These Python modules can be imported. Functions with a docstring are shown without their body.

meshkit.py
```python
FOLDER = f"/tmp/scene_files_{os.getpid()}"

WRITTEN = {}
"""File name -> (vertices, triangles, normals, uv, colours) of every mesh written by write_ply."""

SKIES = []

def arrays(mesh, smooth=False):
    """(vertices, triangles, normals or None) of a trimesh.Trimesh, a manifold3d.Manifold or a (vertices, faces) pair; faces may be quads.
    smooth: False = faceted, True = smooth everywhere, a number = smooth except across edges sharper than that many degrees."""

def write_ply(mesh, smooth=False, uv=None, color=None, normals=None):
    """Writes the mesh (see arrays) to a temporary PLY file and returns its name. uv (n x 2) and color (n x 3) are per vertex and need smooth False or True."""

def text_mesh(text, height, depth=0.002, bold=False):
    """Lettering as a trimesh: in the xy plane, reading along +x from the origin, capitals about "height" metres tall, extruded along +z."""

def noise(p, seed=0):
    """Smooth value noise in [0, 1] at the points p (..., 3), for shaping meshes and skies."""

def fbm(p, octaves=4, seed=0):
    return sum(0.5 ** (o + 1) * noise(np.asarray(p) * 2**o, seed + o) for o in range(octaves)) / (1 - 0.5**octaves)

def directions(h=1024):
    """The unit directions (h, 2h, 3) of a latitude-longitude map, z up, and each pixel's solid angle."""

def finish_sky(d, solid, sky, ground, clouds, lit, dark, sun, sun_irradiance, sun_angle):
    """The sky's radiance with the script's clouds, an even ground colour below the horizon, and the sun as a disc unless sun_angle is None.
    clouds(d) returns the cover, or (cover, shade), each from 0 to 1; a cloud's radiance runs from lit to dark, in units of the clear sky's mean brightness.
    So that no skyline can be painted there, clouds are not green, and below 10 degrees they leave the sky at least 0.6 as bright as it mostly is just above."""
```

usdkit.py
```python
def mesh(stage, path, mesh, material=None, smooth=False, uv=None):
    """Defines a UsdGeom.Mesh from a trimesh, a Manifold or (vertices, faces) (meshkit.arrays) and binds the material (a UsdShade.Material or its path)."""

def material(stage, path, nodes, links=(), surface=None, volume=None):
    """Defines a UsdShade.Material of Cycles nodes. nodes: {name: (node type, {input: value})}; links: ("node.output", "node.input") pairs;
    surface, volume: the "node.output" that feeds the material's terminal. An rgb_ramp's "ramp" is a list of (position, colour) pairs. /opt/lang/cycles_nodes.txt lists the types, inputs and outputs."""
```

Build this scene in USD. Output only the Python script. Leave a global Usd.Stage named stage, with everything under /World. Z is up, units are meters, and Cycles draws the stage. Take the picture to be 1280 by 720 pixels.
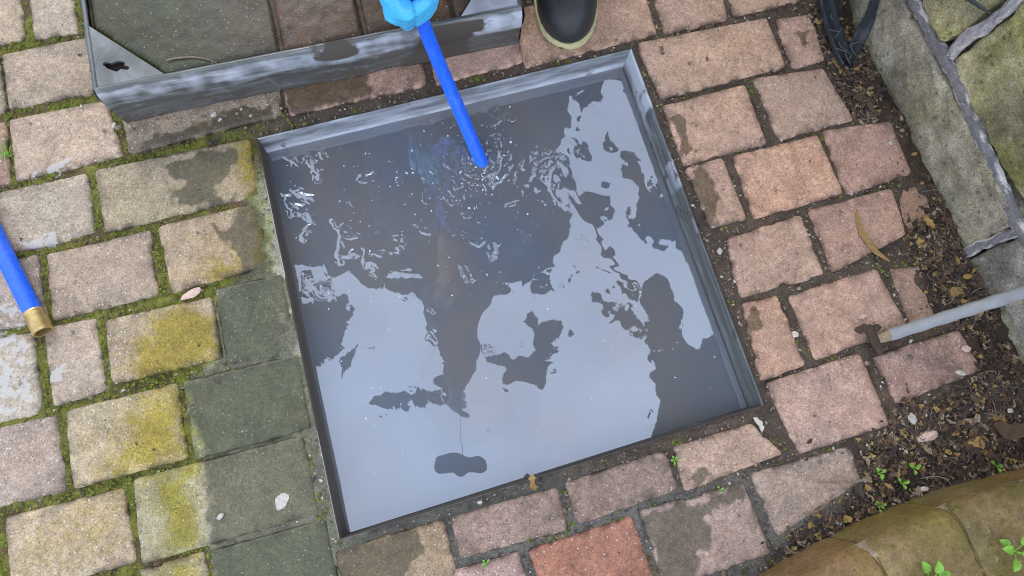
import math, random
import numpy as np
import trimesh, manifold3d, shapely
from shapely.geometry import Polygon, Point, LineString
from shapely.ops import unary_union
from pxr import Usd, UsdGeom, UsdLux, UsdShade, Sdf, Gf, Vt
import usdkit
from meshkit import noise, fbm

rng = np.random.default_rng(7)
random.seed(7)
stage = Usd.Stage.CreateInMemory()
UsdGeom.SetStageUpAxis(stage, "Z")
stage.SetDefaultPrim(UsdGeom.Xform.Define(stage, "/World").GetPrim())
UsdGeom.Scope.Define(stage, "/World/Looks")

# ------------------------------------------------------------------ camera, sky, sun, exposure
F, PITCH, ROLL, H = 900.0, 0.2451, 0.2191, 1.115      # focal length in photo pixels, tilt from straight down, roll, height
_c, _s = math.cos(PITCH), math.sin(PITCH)
_c2, _s2 = math.cos(ROLL), math.sin(ROLL)
CAM = np.array([[1, 0, 0], [0, _c, -_s], [0, _s, _c]]) @ np.array([[_c2, -_s2, 0], [_s2, _c2, 0], [0, 0, 1]])
camera = UsdGeom.Camera.Define(stage, "/World/camera")
m4 = np.eye(4); m4[:3, :3] = CAM.T; m4[3, :3] = (0, 0, H)
camera.AddTransformOp().Set(Gf.Matrix4d(*m4.ravel().tolist()))
camera.CreateHorizontalApertureAttr(36.0)
camera.CreateVerticalApertureAttr(36.0 * 9 / 16)
camera.CreateFocalLengthAttr(36.0 * F / 1280)
camera.CreateClippingRangeAttr(Gf.Vec2f(0.02, 2000))
camera.CreateExposureAttr(0.38)

SUN_EL, SUN_AZ = 0.66, -0.5     # elevation; rotation = atan2(x, y)
sd = np.array([math.cos(SUN_EL) * math.sin(SUN_AZ), math.cos(SUN_EL) * math.cos(SUN_AZ), math.sin(SUN_EL)])
usdkit.material(stage, "/World/Looks/overcast_sky", {
    "sky": ("sky_texture", {"sky_type": "single_scattering", "sun_disc": False, "sun_elevation": SUN_EL, "sun_rotation": SUN_AZ}),
    "tc": ("texture_coordinate", {}),
    "xyz": ("separate_xyz", {}),
    "cie": ("map_range", {"from_min": 0.0, "from_max": 1.0, "to_min": 5.0, "to_max": 14.5, "clamp": True}),
    "n": ("noise_texture", {"scale": 2.6, "detail": 5.0, "roughness": 0.55}),
    "nr": ("map_range", {"from_min": 0.3, "from_max": 0.7, "to_min": 0.76, "to_max": 1.24}),
    "lum": ("math", {"math_type": "multiply"}),
    "tint": ("vector_math", {"math_type": "scale", "vector1": (0.86, 0.965, 1.22)}),
    "mix": ("mix", {"fac": 0.93}),
    "bg": ("background_shader", {"strength": 0.13}),
}, [("tc.generated", "n.vector"), ("tc.generated", "xyz.vector"), ("xyz.z", "cie.value"), ("n.fac", "nr.value"),
    ("cie.result", "lum.value1"), ("nr.result", "lum.value2"), ("lum.value", "tint.scale"),
    ("sky.color", "mix.color1"), ("tint.vector", "mix.color2"), ("mix.color", "bg.color")], surface="bg.background")
dome = UsdLux.DomeLight.Define(stage, "/World/sky")
UsdShade.MaterialBindingAPI.Apply(dome.GetPrim()).Bind(UsdShade.Material.Get(stage, "/World/Looks/overcast_sky"))
dome.GetPrim().SetCustomDataByKey("kind", "structure")
sun = UsdLux.DistantLight.Define(stage, "/World/sun")
sun.CreateIntensityAttr(0.3); sun.CreateAngleAttr(24.0); sun.CreateNormalizeAttr(True)
sun.CreateColorAttr(Gf.Vec3f(1.0, 0.95, 0.88))
_z = sd; _x = np.cross([0, 0, 1.0], _z); _x /= np.linalg.norm(_x); _y = np.cross(_z, _x)
ms = np.eye(4); ms[0, :3], ms[1, :3], ms[2, :3] = _x, _y, _z
sun.AddTransformOp().Set(Gf.Matrix4d(*ms.ravel().tolist()))

# ------------------------------------------------------------------ helpers
def ray(p):
    p = np.asarray(p, float)
    d = np.stack([(p[..., 0] - 640) / F, -(p[..., 1] - 360) / F, -np.ones(p.shape[:-1])], -1)
    return d @ CAM.T
def at(p, z=0.0):
    """the point of the horizontal plane at height z seen at a place of the photograph"""
    d = ray(p); t = (z - H) / d[..., 2]
    q = d * t[..., None]; q[..., 2] += H
    return q
def proj(P):
    q = (np.asarray(P, float) - [0, 0, H]) @ CAM
    return np.stack([640 + F * q[..., 0] / -q[..., 2], 360 - F * q[..., 1] / -q[..., 2]], -1)
ZW = -0.046                                                       # water level
def mir(p, z):
    """the point at height z whose reflection in the water stands at a place of the photograph"""
    q = at(p, 2 * ZW - z); q[..., 2] = z
    return q
def sstep(x, a, b):
    t = np.clip((x - a) / (b - a), 0, 1); return t * t * (3 - 2 * t)

NAMES = {}
def path_of(name, parent):
    base = parent if parent else "/World"
    k = NAMES.get((base, name), -1) + 1
    NAMES[(base, name)] = k
    return f"{base}/{name}" + (f"_{k:03d}" if k else "")
def tag(path, label=None, cat=None, group=None, kind=None):
    p = stage.GetPrimAtPath(path)
    for k, v in (("label", label), ("category", cat), ("group", group), ("kind", kind)):
        if v: p.SetCustomDataByKey(k, v)
    return path
def thing(name, label=None, cat=None, group=None, kind=None, loc=None):
    p = path_of(name, None)
    x = UsdGeom.Xform.Define(stage, p)
    if loc is not None: x.AddTranslateOp().Set(Gf.Vec3d(*map(float, loc)))
    return tag(p, label, cat, group, kind)
def obj(name, mesh, mat, parent=None, smooth=False, prim=None, label=None, cat=None, group=None, kind=None):
    p = path_of(name, parent)
    m = usdkit.mesh(stage, p, mesh, f"/World/Looks/{mat}", smooth)
    for k, v in (prim or {}).items():
        v = np.asarray(v, np.float32)
        api = UsdGeom.PrimvarsAPI(m)
        if v.ndim == 2: api.CreatePrimvar(k, Sdf.ValueTypeNames.Color3fArray, "vertex").Set(Vt.Vec3fArray.FromNumpy(v))
        else: api.CreatePrimvar(k, Sdf.ValueTypeNames.FloatArray, "vertex").Set(Vt.FloatArray.FromNumpy(v))
    return tag(p, label, cat, group, kind)

def tube(pts, rad, n=14, caps=True):
    pts = np.asarray(pts, float); k = len(pts)
    rad = np.broadcast_to(np.asarray(rad, float), (k,))
    t = np.gradient(pts, axis=0); t /= np.linalg.norm(t, axis=1, keepdims=True)
    u = np.cross(t[0], [0.31, 0.17, 0.93]); u /= np.linalg.norm(u)
    V = []
    for i in range(k):
        u = u - t[i] * (u @ t[i]); u /= np.linalg.norm(u); w = np.cross(t[i], u)
        a = np.arange(n) / n * 2 * np.pi
        V.append(pts[i] + rad[i] * (np.cos(a)[:, None] * u + np.sin(a)[:, None] * w))
    V = np.vstack(V); Fc = []
    for i in range(k - 1):
        for j in range(n):
            a, b = i * n + j, i * n + (j + 1) % n
            Fc += [[a, b, b + n], [a, b + n, a + n]]
    if caps:
        V = np.vstack([V, pts[0], pts[-1]])
        for j in range(n):
            Fc += [[k * n, (j + 1) % n, j], [k * n + 1, (k - 1) * n + j, (k - 1) * n + (j + 1) % n]]
    return trimesh.Trimesh(V, np.array(Fc), process=False)
def spline(P, n):
    from scipy.interpolate import CubicSpline
    P = np.asarray(P, float); s = np.r_[0, np.cumsum(np.linalg.norm(np.diff(P, axis=0), axis=1))]
    return CubicSpline(s, P)(np.linspace(0, s[-1], n))
def grid_faces(n, m):
    i, j = np.meshgrid(np.arange(n - 1), np.arange(m - 1), indexing="ij")
    a = (i * m + j).ravel(); b = a + m
    return np.vstack([np.stack([a, b, b + 1], 1), np.stack([a, b + 1, a + 1], 1)])
def cat_meshes(ms): return trimesh.util.concatenate(ms)
def ball(c, r, sub=2): 
    s = trimesh.creation.icosphere(sub, r); s.apply_translation(c); return s
def hullman(spheres):
    """manifold hull of spheres [(centre, radius), ...]"""
    ms = [manifold3d.Manifold.sphere(r, 20).translate([float(x) for x in c]) for c, r in spheres]
    return manifold3d.Manifold.batch_hull(ms)
def to_tri(man, edge=None, smooth_it=10):
    if edge: man = man.refine_to_length(edge)
    m = man.to_mesh(); t = trimesh.Trimesh(m.vert_properties[:, :3], m.tri_verts, process=True)
    if smooth_it: trimesh.smoothing.filter_taubin(t, iterations=smooth_it)
    return t
def outward(t):
    if t.volume < 0: t.invert()
    return t

# ------------------------------------------------------------------ materials
def mat(name, nodes, links, surface="p.BSDF", volume=None):
    return usdkit.material(stage, f"/World/Looks/{name}", nodes, links, surface=surface, volume=volume)

def masonry(name, grit=1.0, bump=0.0012, rough=0.85, chip=0.5, chip_col=(0.50, 0.44, 0.37), chip_scale=230.0, algae_col=(0.74, 0.72, 0.20)):
    """stone or concrete whose tone and stains (r wet, g algae, b pale cement) ride on the mesh"""
    N = {
        "tone": ("attribute", {"attribute": "tone"}), "stain": ("attribute", {"attribute": "stain"}),
        "st": ("separate_color", {"color_type": "rgb"}),
        "g": ("geometry", {}),
        "n1": ("noise_texture", {"scale": 24.0, "detail": 6.0, "roughness": 0.6}),
        "r1": ("map_range", {"from_min": 0.28, "from_max": 0.72, "to_min": 0.72, "to_max": 1.24}),
        "n2": ("noise_texture", {"scale": 420.0, "detail": 3.0, "roughness": 0.7}),
        "r2": ("map_range", {"from_min": 0.3, "from_max": 0.7, "to_min": 1 - 0.42 * grit, "to_max": 1 + 0.38 * grit}),
        "m12": ("math", {"math_type": "multiply"}),
        "n3": ("noise_texture", {"scale": 120.0, "detail": 4.0, "roughness": 0.6}), "r3": ("map_range", {"from_min": 0.3, "from_max": 0.7, "to_min": 0.80, "to_max": 1.20}), "m3": ("math", {"math_type": "multiply"}),
        "b1": ("vector_math", {"math_type": "scale"}),
        "hn": ("noise_texture", {"scale": 9.0, "detail": 3.0}),
        "huec": ("mix", {"mix_type": "multiply", "color2": (1.12, 0.98, 0.84)}),
        "v": ("voronoi_texture", {"scale": chip_scale, "feature": "f1", "randomness": 1.0}),
        "vs": ("separate_color", {"color_type": "rgb"}),
        "vt": ("math", {"math_type": "greater_than", "value2": 1 - 0.2 * chip}),
        "vn": ("math", {"math_type": "multiply_add", "value2": 0.7, "value3": -0.08}),
        "vd": ("math", {"math_type": "less_than", "value2": 0.42}),
        "vm": ("math", {"math_type": "multiply"}),
        "vm2": ("math", {"math_type": "multiply", "value2": 0.75}),
        "chip": ("mix", {"color2": chip_col}),
        "pt": ("math", {"math_type": "less_than", "value2": 0.10 * grit}),
        "pm": ("math", {"math_type": "multiply"}),
        "pm2": ("math", {"math_type": "multiply", "value2": 0.6}),
        "pit": ("mix", {"color2": (0.05, 0.042, 0.036)}),
        # algae
        "na": ("noise_texture", {"scale": 75.0, "detail": 5.0, "roughness": 0.65}),
        "aa": ("math", {"math_type": "multiply_add", "value2": 1.0}),
        "nam": ("math", {"math_type": "multiply_add", "value2": 1.1, "value3": -0.55}),
        "ar": ("map_range", {"range_type": "smoothstep", "from_min": 0.05, "from_max": 1.0, "to_min": 0.0, "to_max": 1.0, "clamp": True}),
        "alg": ("mix", {"mix_type": "multiply", "color2": algae_col}),
        # pale cement / lime
        "np": ("noise_texture", {"scale": 60.0, "detail": 5.0, "roughness": 0.6}),
        "npm": ("math", {"math_type": "multiply_add", "value2": 2.2, "value3": -1.25}),
        "pa": ("math", {"math_type": "add"}),
        "par": ("map_range", {"range_type": "smoothstep", "from_min": 0.42, "from_max": 0.62, "to_min": 0.0, "to_max": 0.72, "clamp": True}),
        "pale": ("mix", {"color2": (0.41, 0.395, 0.355)}),
        # wet
        "nw": ("noise_texture", {"scale": 90.0, "detail": 4.0, "roughness": 0.6}),
        "nwm": ("math", {"math_type": "multiply_add", "value2": 0.5, "value3": -0.25}),
        "wa": ("math", {"math_type": "add"}),
        "wr": ("map_range", {"range_type": "smoothstep", "from_min": 0.22, "from_max": 0.78, "to_min": 0.0, "to_max": 1.0, "clamp": True}),
        "wet": ("mix", {"mix_type": "multiply", "color2": (0.345, 0.36, 0.29)}),
        "rr": ("map_range", {"from_min": 0.0, "from_max": 1.0, "to_min": rough, "to_max": 0.36}),
        "hs": ("math", {"math_type": "multiply_add", "value2": 0.35}),
        "bp": ("bump", {"strength": 0.55, "distance": bump}),
        "p": ("principled_bsdf", {"specular_ior_level": 0.35}),
    }
    L = [("stain.color", "st.color"), ("g.position", "n1.vector"), ("g.position", "n2.vector"), ("g.position", "v.vector"), ("g.position", "na.vector"),
         ("g.position", "np.vector"), ("g.position", "nw.vector"), ("g.position", "hn.vector"),
         ("n1.fac", "r1.value"), ("n2.fac", "r2.value"), ("r1.result", "m12.value1"), ("r2.result", "m12.value2"),
         ("tone.color", "huec.color1"), ("hn.fac", "huec.fac"), ("huec.color", "b1.vector1"), ("g.position", "n3.vector"), ("n3.fac", "r3.value"), ("m12.value", "m3.value1"), ("r3.result", "m3.value2"), ("m3.value", "b1.scale"),
         ("v.color", "vs.color"), ("vs.r", "vt.value1"), ("v.distance", "vd.value1"), ("n2.fac", "vn.value1"), ("vn.value", "vd.value2"), ("vt.value", "vm.value1"), ("vd.value", "vm.value2"),
         ("vm.value", "vm2.value1"), ("vm2.value", "chip.fac"), ("b1.vector", "chip.color1"),
         ("vs.g", "pt.value1"), ("pt.value", "pm.value1"), ("vd.value", "pm.value2"), ("pm.value", "pm2.value1"), ("pm2.value", "pit.fac"), ("chip.color", "pit.color1"),
         ("na.fac", "nam.value1"), ("st.g", "aa.value1"), ("nam.value", "aa.value3"), ("aa.value", "ar.value"), ("ar.result", "alg.fac"), ("pit.color", "alg.color1"),
         ("np.fac", "npm.value1"), ("npm.value", "pa.value1"), ("st.b", "pa.value2"), ("pa.value", "par.value"), ("par.result", "pale.fac"), ("alg.color", "pale.color1"),
         ("nw.fac", "nwm.value1"), ("nwm.value", "wa.value1"), ("st.r", "wa.value2"), ("wa.value", "wr.value"), ("wr.result", "wet.fac"), ("pale.color", "wet.color1"),
         ("wr.result", "rr.value"), ("rr.result", "p.roughness"), ("wet.color", "p.base_color"),
         ("n2.fac", "hs.value1"), ("n1.fac", "hs.value3"), ("hs.value", "bp.height"), ("bp.normal", "p.normal")]
    mat(name, N, L)
masonry("brick_clay", grit=1.1, bump=0.0022, chip=0.7, chip_col=(0.56, 0.50, 0.43), chip_scale=215.0)
masonry("joint_fill", grit=1.25, bump=0.004, chip=0.12, chip_col=(0.28, 0.24, 0.18), chip_scale=330.0, rough=0.9, algae_col=(0.75, 0.85, 0.22))
masonry("wall_stone", grit=1.5, bump=0.006, chip=0.3, chip_scale=90.0, chip_col=(0.36, 0.35, 0.30), algae_col=(0.66, 0.68, 0.36))
masonry("wall_mortar", grit=0.9, bump=0.004, chip=0.3, chip_col=(0.5, 0.5, 0.5))
masonry("pot_clay", grit=0.8, bump=0.0016, chip=0.25, chip_scale=150.0, chip_col=(0.42, 0.38, 0.27), algae_col=(0.52, 0.62, 0.26), rough=0.56)

def simple(name, col, rough=0.6, metallic=0.0, var=0.25, scale=40.0, bump=0.0, col2=None, spec=0.5, **extra):
    N = {"g": ("geometry", {}), "n": ("noise_texture", {"scale": scale, "detail": 5.0, "roughness": 0.6}),
         "r": ("rgb_ramp", {"ramp": [(0.25, tuple(c * (1 - var) for c in col)), (0.5, col), (0.75, tuple(min(1, c * (1 + var)) for c in (col2 or col)))]}),
         "bp": ("bump", {"strength": 0.6, "distance": max(bump, 1e-5)}),
         "p": ("principled_bsdf", {"roughness": rough, "metallic": metallic, "specular_ior_level": spec, **extra})}
    L = [("g.position", "n.vector"), ("n.fac", "r.fac"), ("r.color", "p.base_color"), ("n.fac", "bp.height"), ("bp.normal", "p.normal")]
    if bump == 0: L = L[:-2]
    mat(name, N, L)
# galvanised steel with oxide bloom and mud (stain: r mud, g oxide)
mat("galvanised_steel", {
    "stain": ("attribute", {"attribute": "stain"}), "st": ("separate_color", {"color_type": "rgb"}), "g": ("geometry", {}),
    "mp": ("attribute", {"attribute": "flow"}),
    "n": ("noise_texture", {"scale": 0.7, "detail": 6.0, "roughness": 0.55, "distortion": 0.5}),
    "n2": ("noise_texture", {"scale": 26.0, "detail": 6.0, "roughness": 0.65}),
    "ox": ("math", {"math_type": "multiply_add", "value2": 0.85, "value3": -0.42}), "oxa": ("math", {"math_type": "add"}),
    "oxr": ("map_range", {"range_type": "smoothstep", "from_min": 0.1, "from_max": 1.0, "clamp": True}),
    "base": ("rgb_ramp", {"ramp": [(0.3, (0.065, 0.068, 0.062)), (0.55, (0.115, 0.12, 0.113)), (0.75, (0.19, 0.197, 0.19))]}),
    "c1": ("mix", {"color2": (0.43, 0.46, 0.50)}),
    "md": ("math", {"math_type": "multiply_add", "value2": 1.2, "value3": -0.6}), "mda": ("math", {"math_type": "add"}),
    "mdr": ("map_range", {"range_type": "smoothstep", "from_min": 0.4, "from_max": 0.56, "clamp": True}),
    "c2": ("mix", {"color2": (0.060, 0.048, 0.036)}),
    "rr": ("map_range", {"from_min": 0.0, "from_max": 1.0, "to_min": 0.38, "to_max": 0.9}),
    "mt": ("map_range", {"from_min": 0.0, "from_max": 1.0, "to_min": 0.55, "to_max": 0.0}),
    "mm": ("math", {"math_type": "maximum"}),
    "bp": ("bump", {"strength": 0.5, "distance": 0.0015}),
    "p": ("principled_bsdf", {}),
}, [("stain.color", "st.color"), ("mp.vector", "n.vector"), ("g.position", "n2.vector"),
    ("n.fac", "ox.value1"), ("ox.value", "oxa.value1"), ("st.g", "oxa.value2"), ("oxa.value", "oxr.value"),
    ("n.fac", "base.fac"), ("base.color", "c1.color1"), ("oxr.result", "c1.fac"),
    ("n2.fac", "md.value1"), ("md.value", "mda.value1"), ("st.r", "mda.value2"), ("mda.value", "mdr.value"),
    ("c1.color", "c2.color1"), ("mdr.result", "c2.fac"), ("c2.color", "p.base_color"), ("mdr.result", "rr.value"), ("rr.result", "p.roughness"),
    ("mdr.result", "mm.value1"), ("oxr.result", "mm.value2"), ("mm.value", "mt.value"), ("mt.result", "p.metallic"), ("n2.fac", "bp.height"), ("bp.normal", "p.normal")])
# murky water under a thin oily film
mat("murky_water", {
    "g": ("geometry", {}), "n": ("noise_texture", {"scale": 5.0, "detail": 4.0, "roughness": 0.5}),
    "c": ("rgb_ramp", {"ramp": [(0.3, (0.124, 0.114, 0.106)), (0.5, (0.100, 0.105, 0.113)), (0.7, (0.088, 0.107, 0.134))]}),
    "fr": ("fresnel", {"IOR": 2.22}),
    "d": ("diffuse_bsdf", {}), "gl": ("glossy_bsdf", {"color": (0.88, 0.94, 1.0), "roughness": 0.0}),
    "mx": ("mix_closure", {}),
}, [("g.position", "n.vector"), ("n.fac", "c.fac"), ("c.color", "d.color"), ("fr.fac", "mx.fac"), ("d.BSDF", "mx.closure1"), ("gl.BSDF", "mx.closure2")], surface="mx.closure")
mat("blue_plastic", {"g": ("geometry", {}), "n": ("noise_texture", {"scale": 26.0, "detail": 7.0, "roughness": 0.72}), "n2": ("noise_texture", {"scale": 170.0, "detail": 3.0}),
    "f": ("map_range", {"range_type": "smoothstep", "from_min": 0.54, "from_max": 0.80, "to_min": 0.0, "to_max": 0.55, "clamp": True}), "v": ("rgb_ramp", {"ramp": [(0.3, (0.007, 0.085, 0.55)), (0.7, (0.013, 0.122, 0.72))]}),
    "c": ("mix", {"color2": (0.16, 0.17, 0.19)}), "r": ("map_range", {"from_min": 0.0, "from_max": 0.55, "to_min": 0.34, "to_max": 0.75}), "bp": ("bump", {"strength": 0.4, "distance": 0.0005}), "p": ("principled_bsdf", {})},
    [("g.position", "n.vector"), ("g.position", "n2.vector"), ("n.fac", "f.value"), ("n2.fac", "v.fac"), ("v.color", "c.color1"), ("f.result", "c.fac"), ("c.color", "p.base_color"), ("f.result", "r.value"), ("r.result", "p.roughness"), ("n.fac", "bp.height"), ("bp.normal", "p.normal")])
simple("brass", (0.42, 0.30, 0.12), 0.38, 0.75, var=0.35, scale=90, bump=0.0004)
simple("dark_bore", (0.03, 0.02, 0.012), 0.8)
simple("nitrile", (0.055, 0.40, 0.66), 0.42, var=0.10, scale=120, bump=0.0008, subsurface_weight=0.0)
simple("boot_rubber", (0.013, 0.0135, 0.013), 0.46, var=0.3, scale=70, bump=0.0006)
simple("boot_sole", (0.50, 0.46, 0.24), 0.7, var=0.3, scale=120, bump=0.001)
simple("trouser_cloth", (0.03, 0.035, 0.05), 0.9, bump=0.001, scale=200)
simple("jacket_cloth", (0.035, 0.045, 0.06), 0.85, bump=0.001, scale=150)
simple("skin", (0.30, 0.19, 0.14), 0.5, var=0.1)
simple("hair", (0.03, 0.02, 0.015), 0.6)
simple("key_steel", (0.27, 0.275, 0.27), 0.6, 0.2, var=0.14, scale=45, bump=0.0006)
simple("rust", (0.055, 0.034, 0.022), 0.9, var=0.5, scale=150, bump=0.002)
simple("black_plastic", (0.012, 0.015, 0.02), 0.42, var=0.5, scale=90, bump=0.001)
simple("strap_fibre", (0.07, 0.075, 0.08), 0.7)
simple("bark", (0.035, 0.03, 0.025), 0.9, var=0.4, scale=30, bump=0.01)
simple("leaf_green", (0.055, 0.085, 0.025), 0.55, var=0.4, scale=9)
simple("weed_green", (0.17, 0.36, 0.035), 0.5, var=0.3, scale=90)
simple("blade_dark", (0.02, 0.022, 0.022), 0.4)
for nm, c in (("moss_a", (0.10, 0.125, 0.012)), ("moss_b", (0.15, 0.15, 0.02)), ("moss_c", (0.075, 0.068, 0.02))):
    simple(nm, c, 0.95, var=0.45, scale=160)
for nm, c in (("litter_brown", (0.095, 0.055, 0.03)), ("litter_dark", (0.045, 0.032, 0.024)), ("litter_ochre", (0.30, 0.19, 0.055)), ("litter_tan", (0.26, 0.19, 0.12)),
              ("litter_pale", (0.52, 0.47, 0.38)), ("grit_pale", (0.40, 0.37, 0.31)), ("grit_brown", (0.16, 0.12, 0.085)), ("twig", (0.20, 0.15, 0.11)), ("stone_pink", (0.52, 0.36, 0.29)), ("leaf_yellow", (0.27, 0.165, 0.055))):
    simple(nm, c, 0.85, var=0.35, scale=220, bump=0.0006)
simple("far_ground", (0.15, 0.12, 0.09), 0.95, var=0.45, scale=14, bump=0.01)
simple("phone_body", (0.02, 0.02, 0.022), 0.35)

# ------------------------------------------------------------------ stains and ground regions (photograph places on the ground)
def gp(px, z=0.0): return Polygon(at(np.array(px, float), z)[:, :2])
STAINS = [  # channel (0 wet, 1 algae, 2 pale), outline, softness in metres, strength
 (0, [(268, 372), (300, 352), (330, 330), (360, 345), (430, 660), (450, 735), (270, 740), (262, 690), (266, 640), (262, 600), (250, 575), (236, 505), (240, 470), (272, 440), (270, 410)], .016, 1.0),
 (0, [(205, 205), (245, 190), (300, 184), (302, 205), (268, 232), (292, 250), (240, 262), (213, 248), (226, 228)], .006, .8),
 (0, [(268, 290), (300, 258), (325, 258), (340, 345), (300, 345), (288, 308)], .008, .9),
 (0, [(190, 172), (345, 128), (352, 150), (165, 196)], .006, .75),
 (0, [(352, 100), (460, 78), (470, 115), (365, 146)], .008, .8),
 (0, [(470, 78), (530, 60), (535, 112), (475, 118)], .008, .45),
 (0, [(422, 682), (515, 660), (528, 690), (512, 718), (440, 735)], .008, .95),
 (0, [(560, 640), (840, 558), (850, 615), (580, 700)], .01, .42),
 (0, [(598, 640), (640, 630), (660, 690), (610, 690)], .006, -.3),
 (0, [(798, 640), (868, 622), (925, 608), (930, 628), (880, 643), (888, 662), (878, 690), (880, 720), (835, 735)], .005, .75),
 (0, [(853, 600), (880, 586), (902, 604), (865, 614)], .004, .8),
 (0, [(838, 143), (854, 144), (872, 182), (862, 197), (850, 187)], .004, .8),
 (0, [(858, 222), (878, 212), (892, 238), (905, 278), (880, 285)], .005, .8),
 (0, [(930, 386), (944, 385), (952, 408), (940, 424)], .004, .8),
 (0, [(818, 55), (830, 54), (834, 66), (822, 69)], .004, .8),
 (0, [(1150, 425), (1180, 420), (1222, 450), (1200, 490), (1150, 490)], .012, .45),
 (0, [(996, 40), (1012, 35), (1020, 55), (1004, 60)], .004, .7),
 (0, [(900, 625), (905, 560), (940, 545), (935, 555)], .004, .3),
 (1, [(188, 408), (236, 392), (262, 398), (268, 440), (205, 468), (175, 466), (184, 435)], .020, 1.0),
 (1, [(182, 502), (226, 492), (232, 566), (152, 592), (165, 550)], .028, .85),
 (1, [(200, 605), (236, 592), (246, 640), (240, 682), (204, 690)], .020, 1.05),
 (1, [(188, 712), (252, 694), (262, 735), (192, 742)], .016, .8),
 (1, [(252, 342), (292, 330), (298, 345), (258, 360)], .016, .75),
 (1, [(300, 176), (318, 172), (342, 335), (322, 335)], .012, .85),
 (1, [(5, 655), (165, 612), (165, 705), (15, 740)], .030, .42), (1, [(60, 515), (235, 470), (250, 600), (100, 625)], .05, .35), (1, [(120, 395), (270, 370), (280, 450), (140, 490)], .04, .35), (1, [(195, 280), (335, 255), (340, 340), (210, 365)], .03, .30), (1, [(120, 213), (320, 172), (325, 245), (135, 290)], .03, .22), (1, [(-30, 60), (125, 45), (150, 195), (-20, 230)], .04, .14),
 (1, [(470, 690), (545, 668), (552, 705), (490, 720)], .016, .25),
 (1, [(345, 345), (372, 340), (432, 660), (405, 665)], .014, .25),
 (2, [(-40, 425), (22, 412), (40, 440), (40, 512), (-40, 530)], .012, .70),
 (2, [(-40, 372), (18, 368), (45, 408), (-40, 428)], .012, .66),
 (2, [(58, 455), (76, 450), (82, 480), (62, 492)], .008, .8),
 (2, [(40, 214), (88, 199), (100, 207), (34, 224)], .005, .9),
 (2, [(28, 304), (72, 291), (82, 298), (32, 313)], .005, .9),
]
STAINS = [(c, gp(p), s, k) for c, p, s, k in STAINS]
WET_DARK = gp([(268, 372), (300, 352), (330, 330), (360, 345), (430, 660), (450, 735), (270, 740), (262, 690), (266, 640), (262, 600), (250, 575), (236, 505), (240, 470), (272, 440), (270, 410)])
def sdist(xy, poly):
    """signed distance, positive inside"""
    pts = shapely.points(xy[:, 0], xy[:, 1])
    d = shapely.distance(pts, poly.exterior)
    return np.where(shapely.contains_xy(poly, xy[:, 0], xy[:, 1]), d, -d)
def stains(xy):
    s = np.zeros((len(xy), 3))
    w = np.c_[xy * 45, np.full(len(xy), 2.0)]
    jx = np.c_[fbm(w, 3, 3) - .5, fbm(w + 31, 3, 5) - .5] * .038
    lo, hi = xy.min(0) - .06, xy.max(0) + .06
    for c, poly, soft, k in STAINS:
        b = poly.bounds
        if b[0] > hi[0] or b[2] < lo[0] or b[1] > hi[1] or b[3] < lo[1]: continue
        soft_ = soft * (1.7 if c == 1 else 1.0); s[:, c] += k * sstep(sdist(xy + jx, poly), -soft_, soft_)
    return np.clip(s, 0, 1.2)

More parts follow.
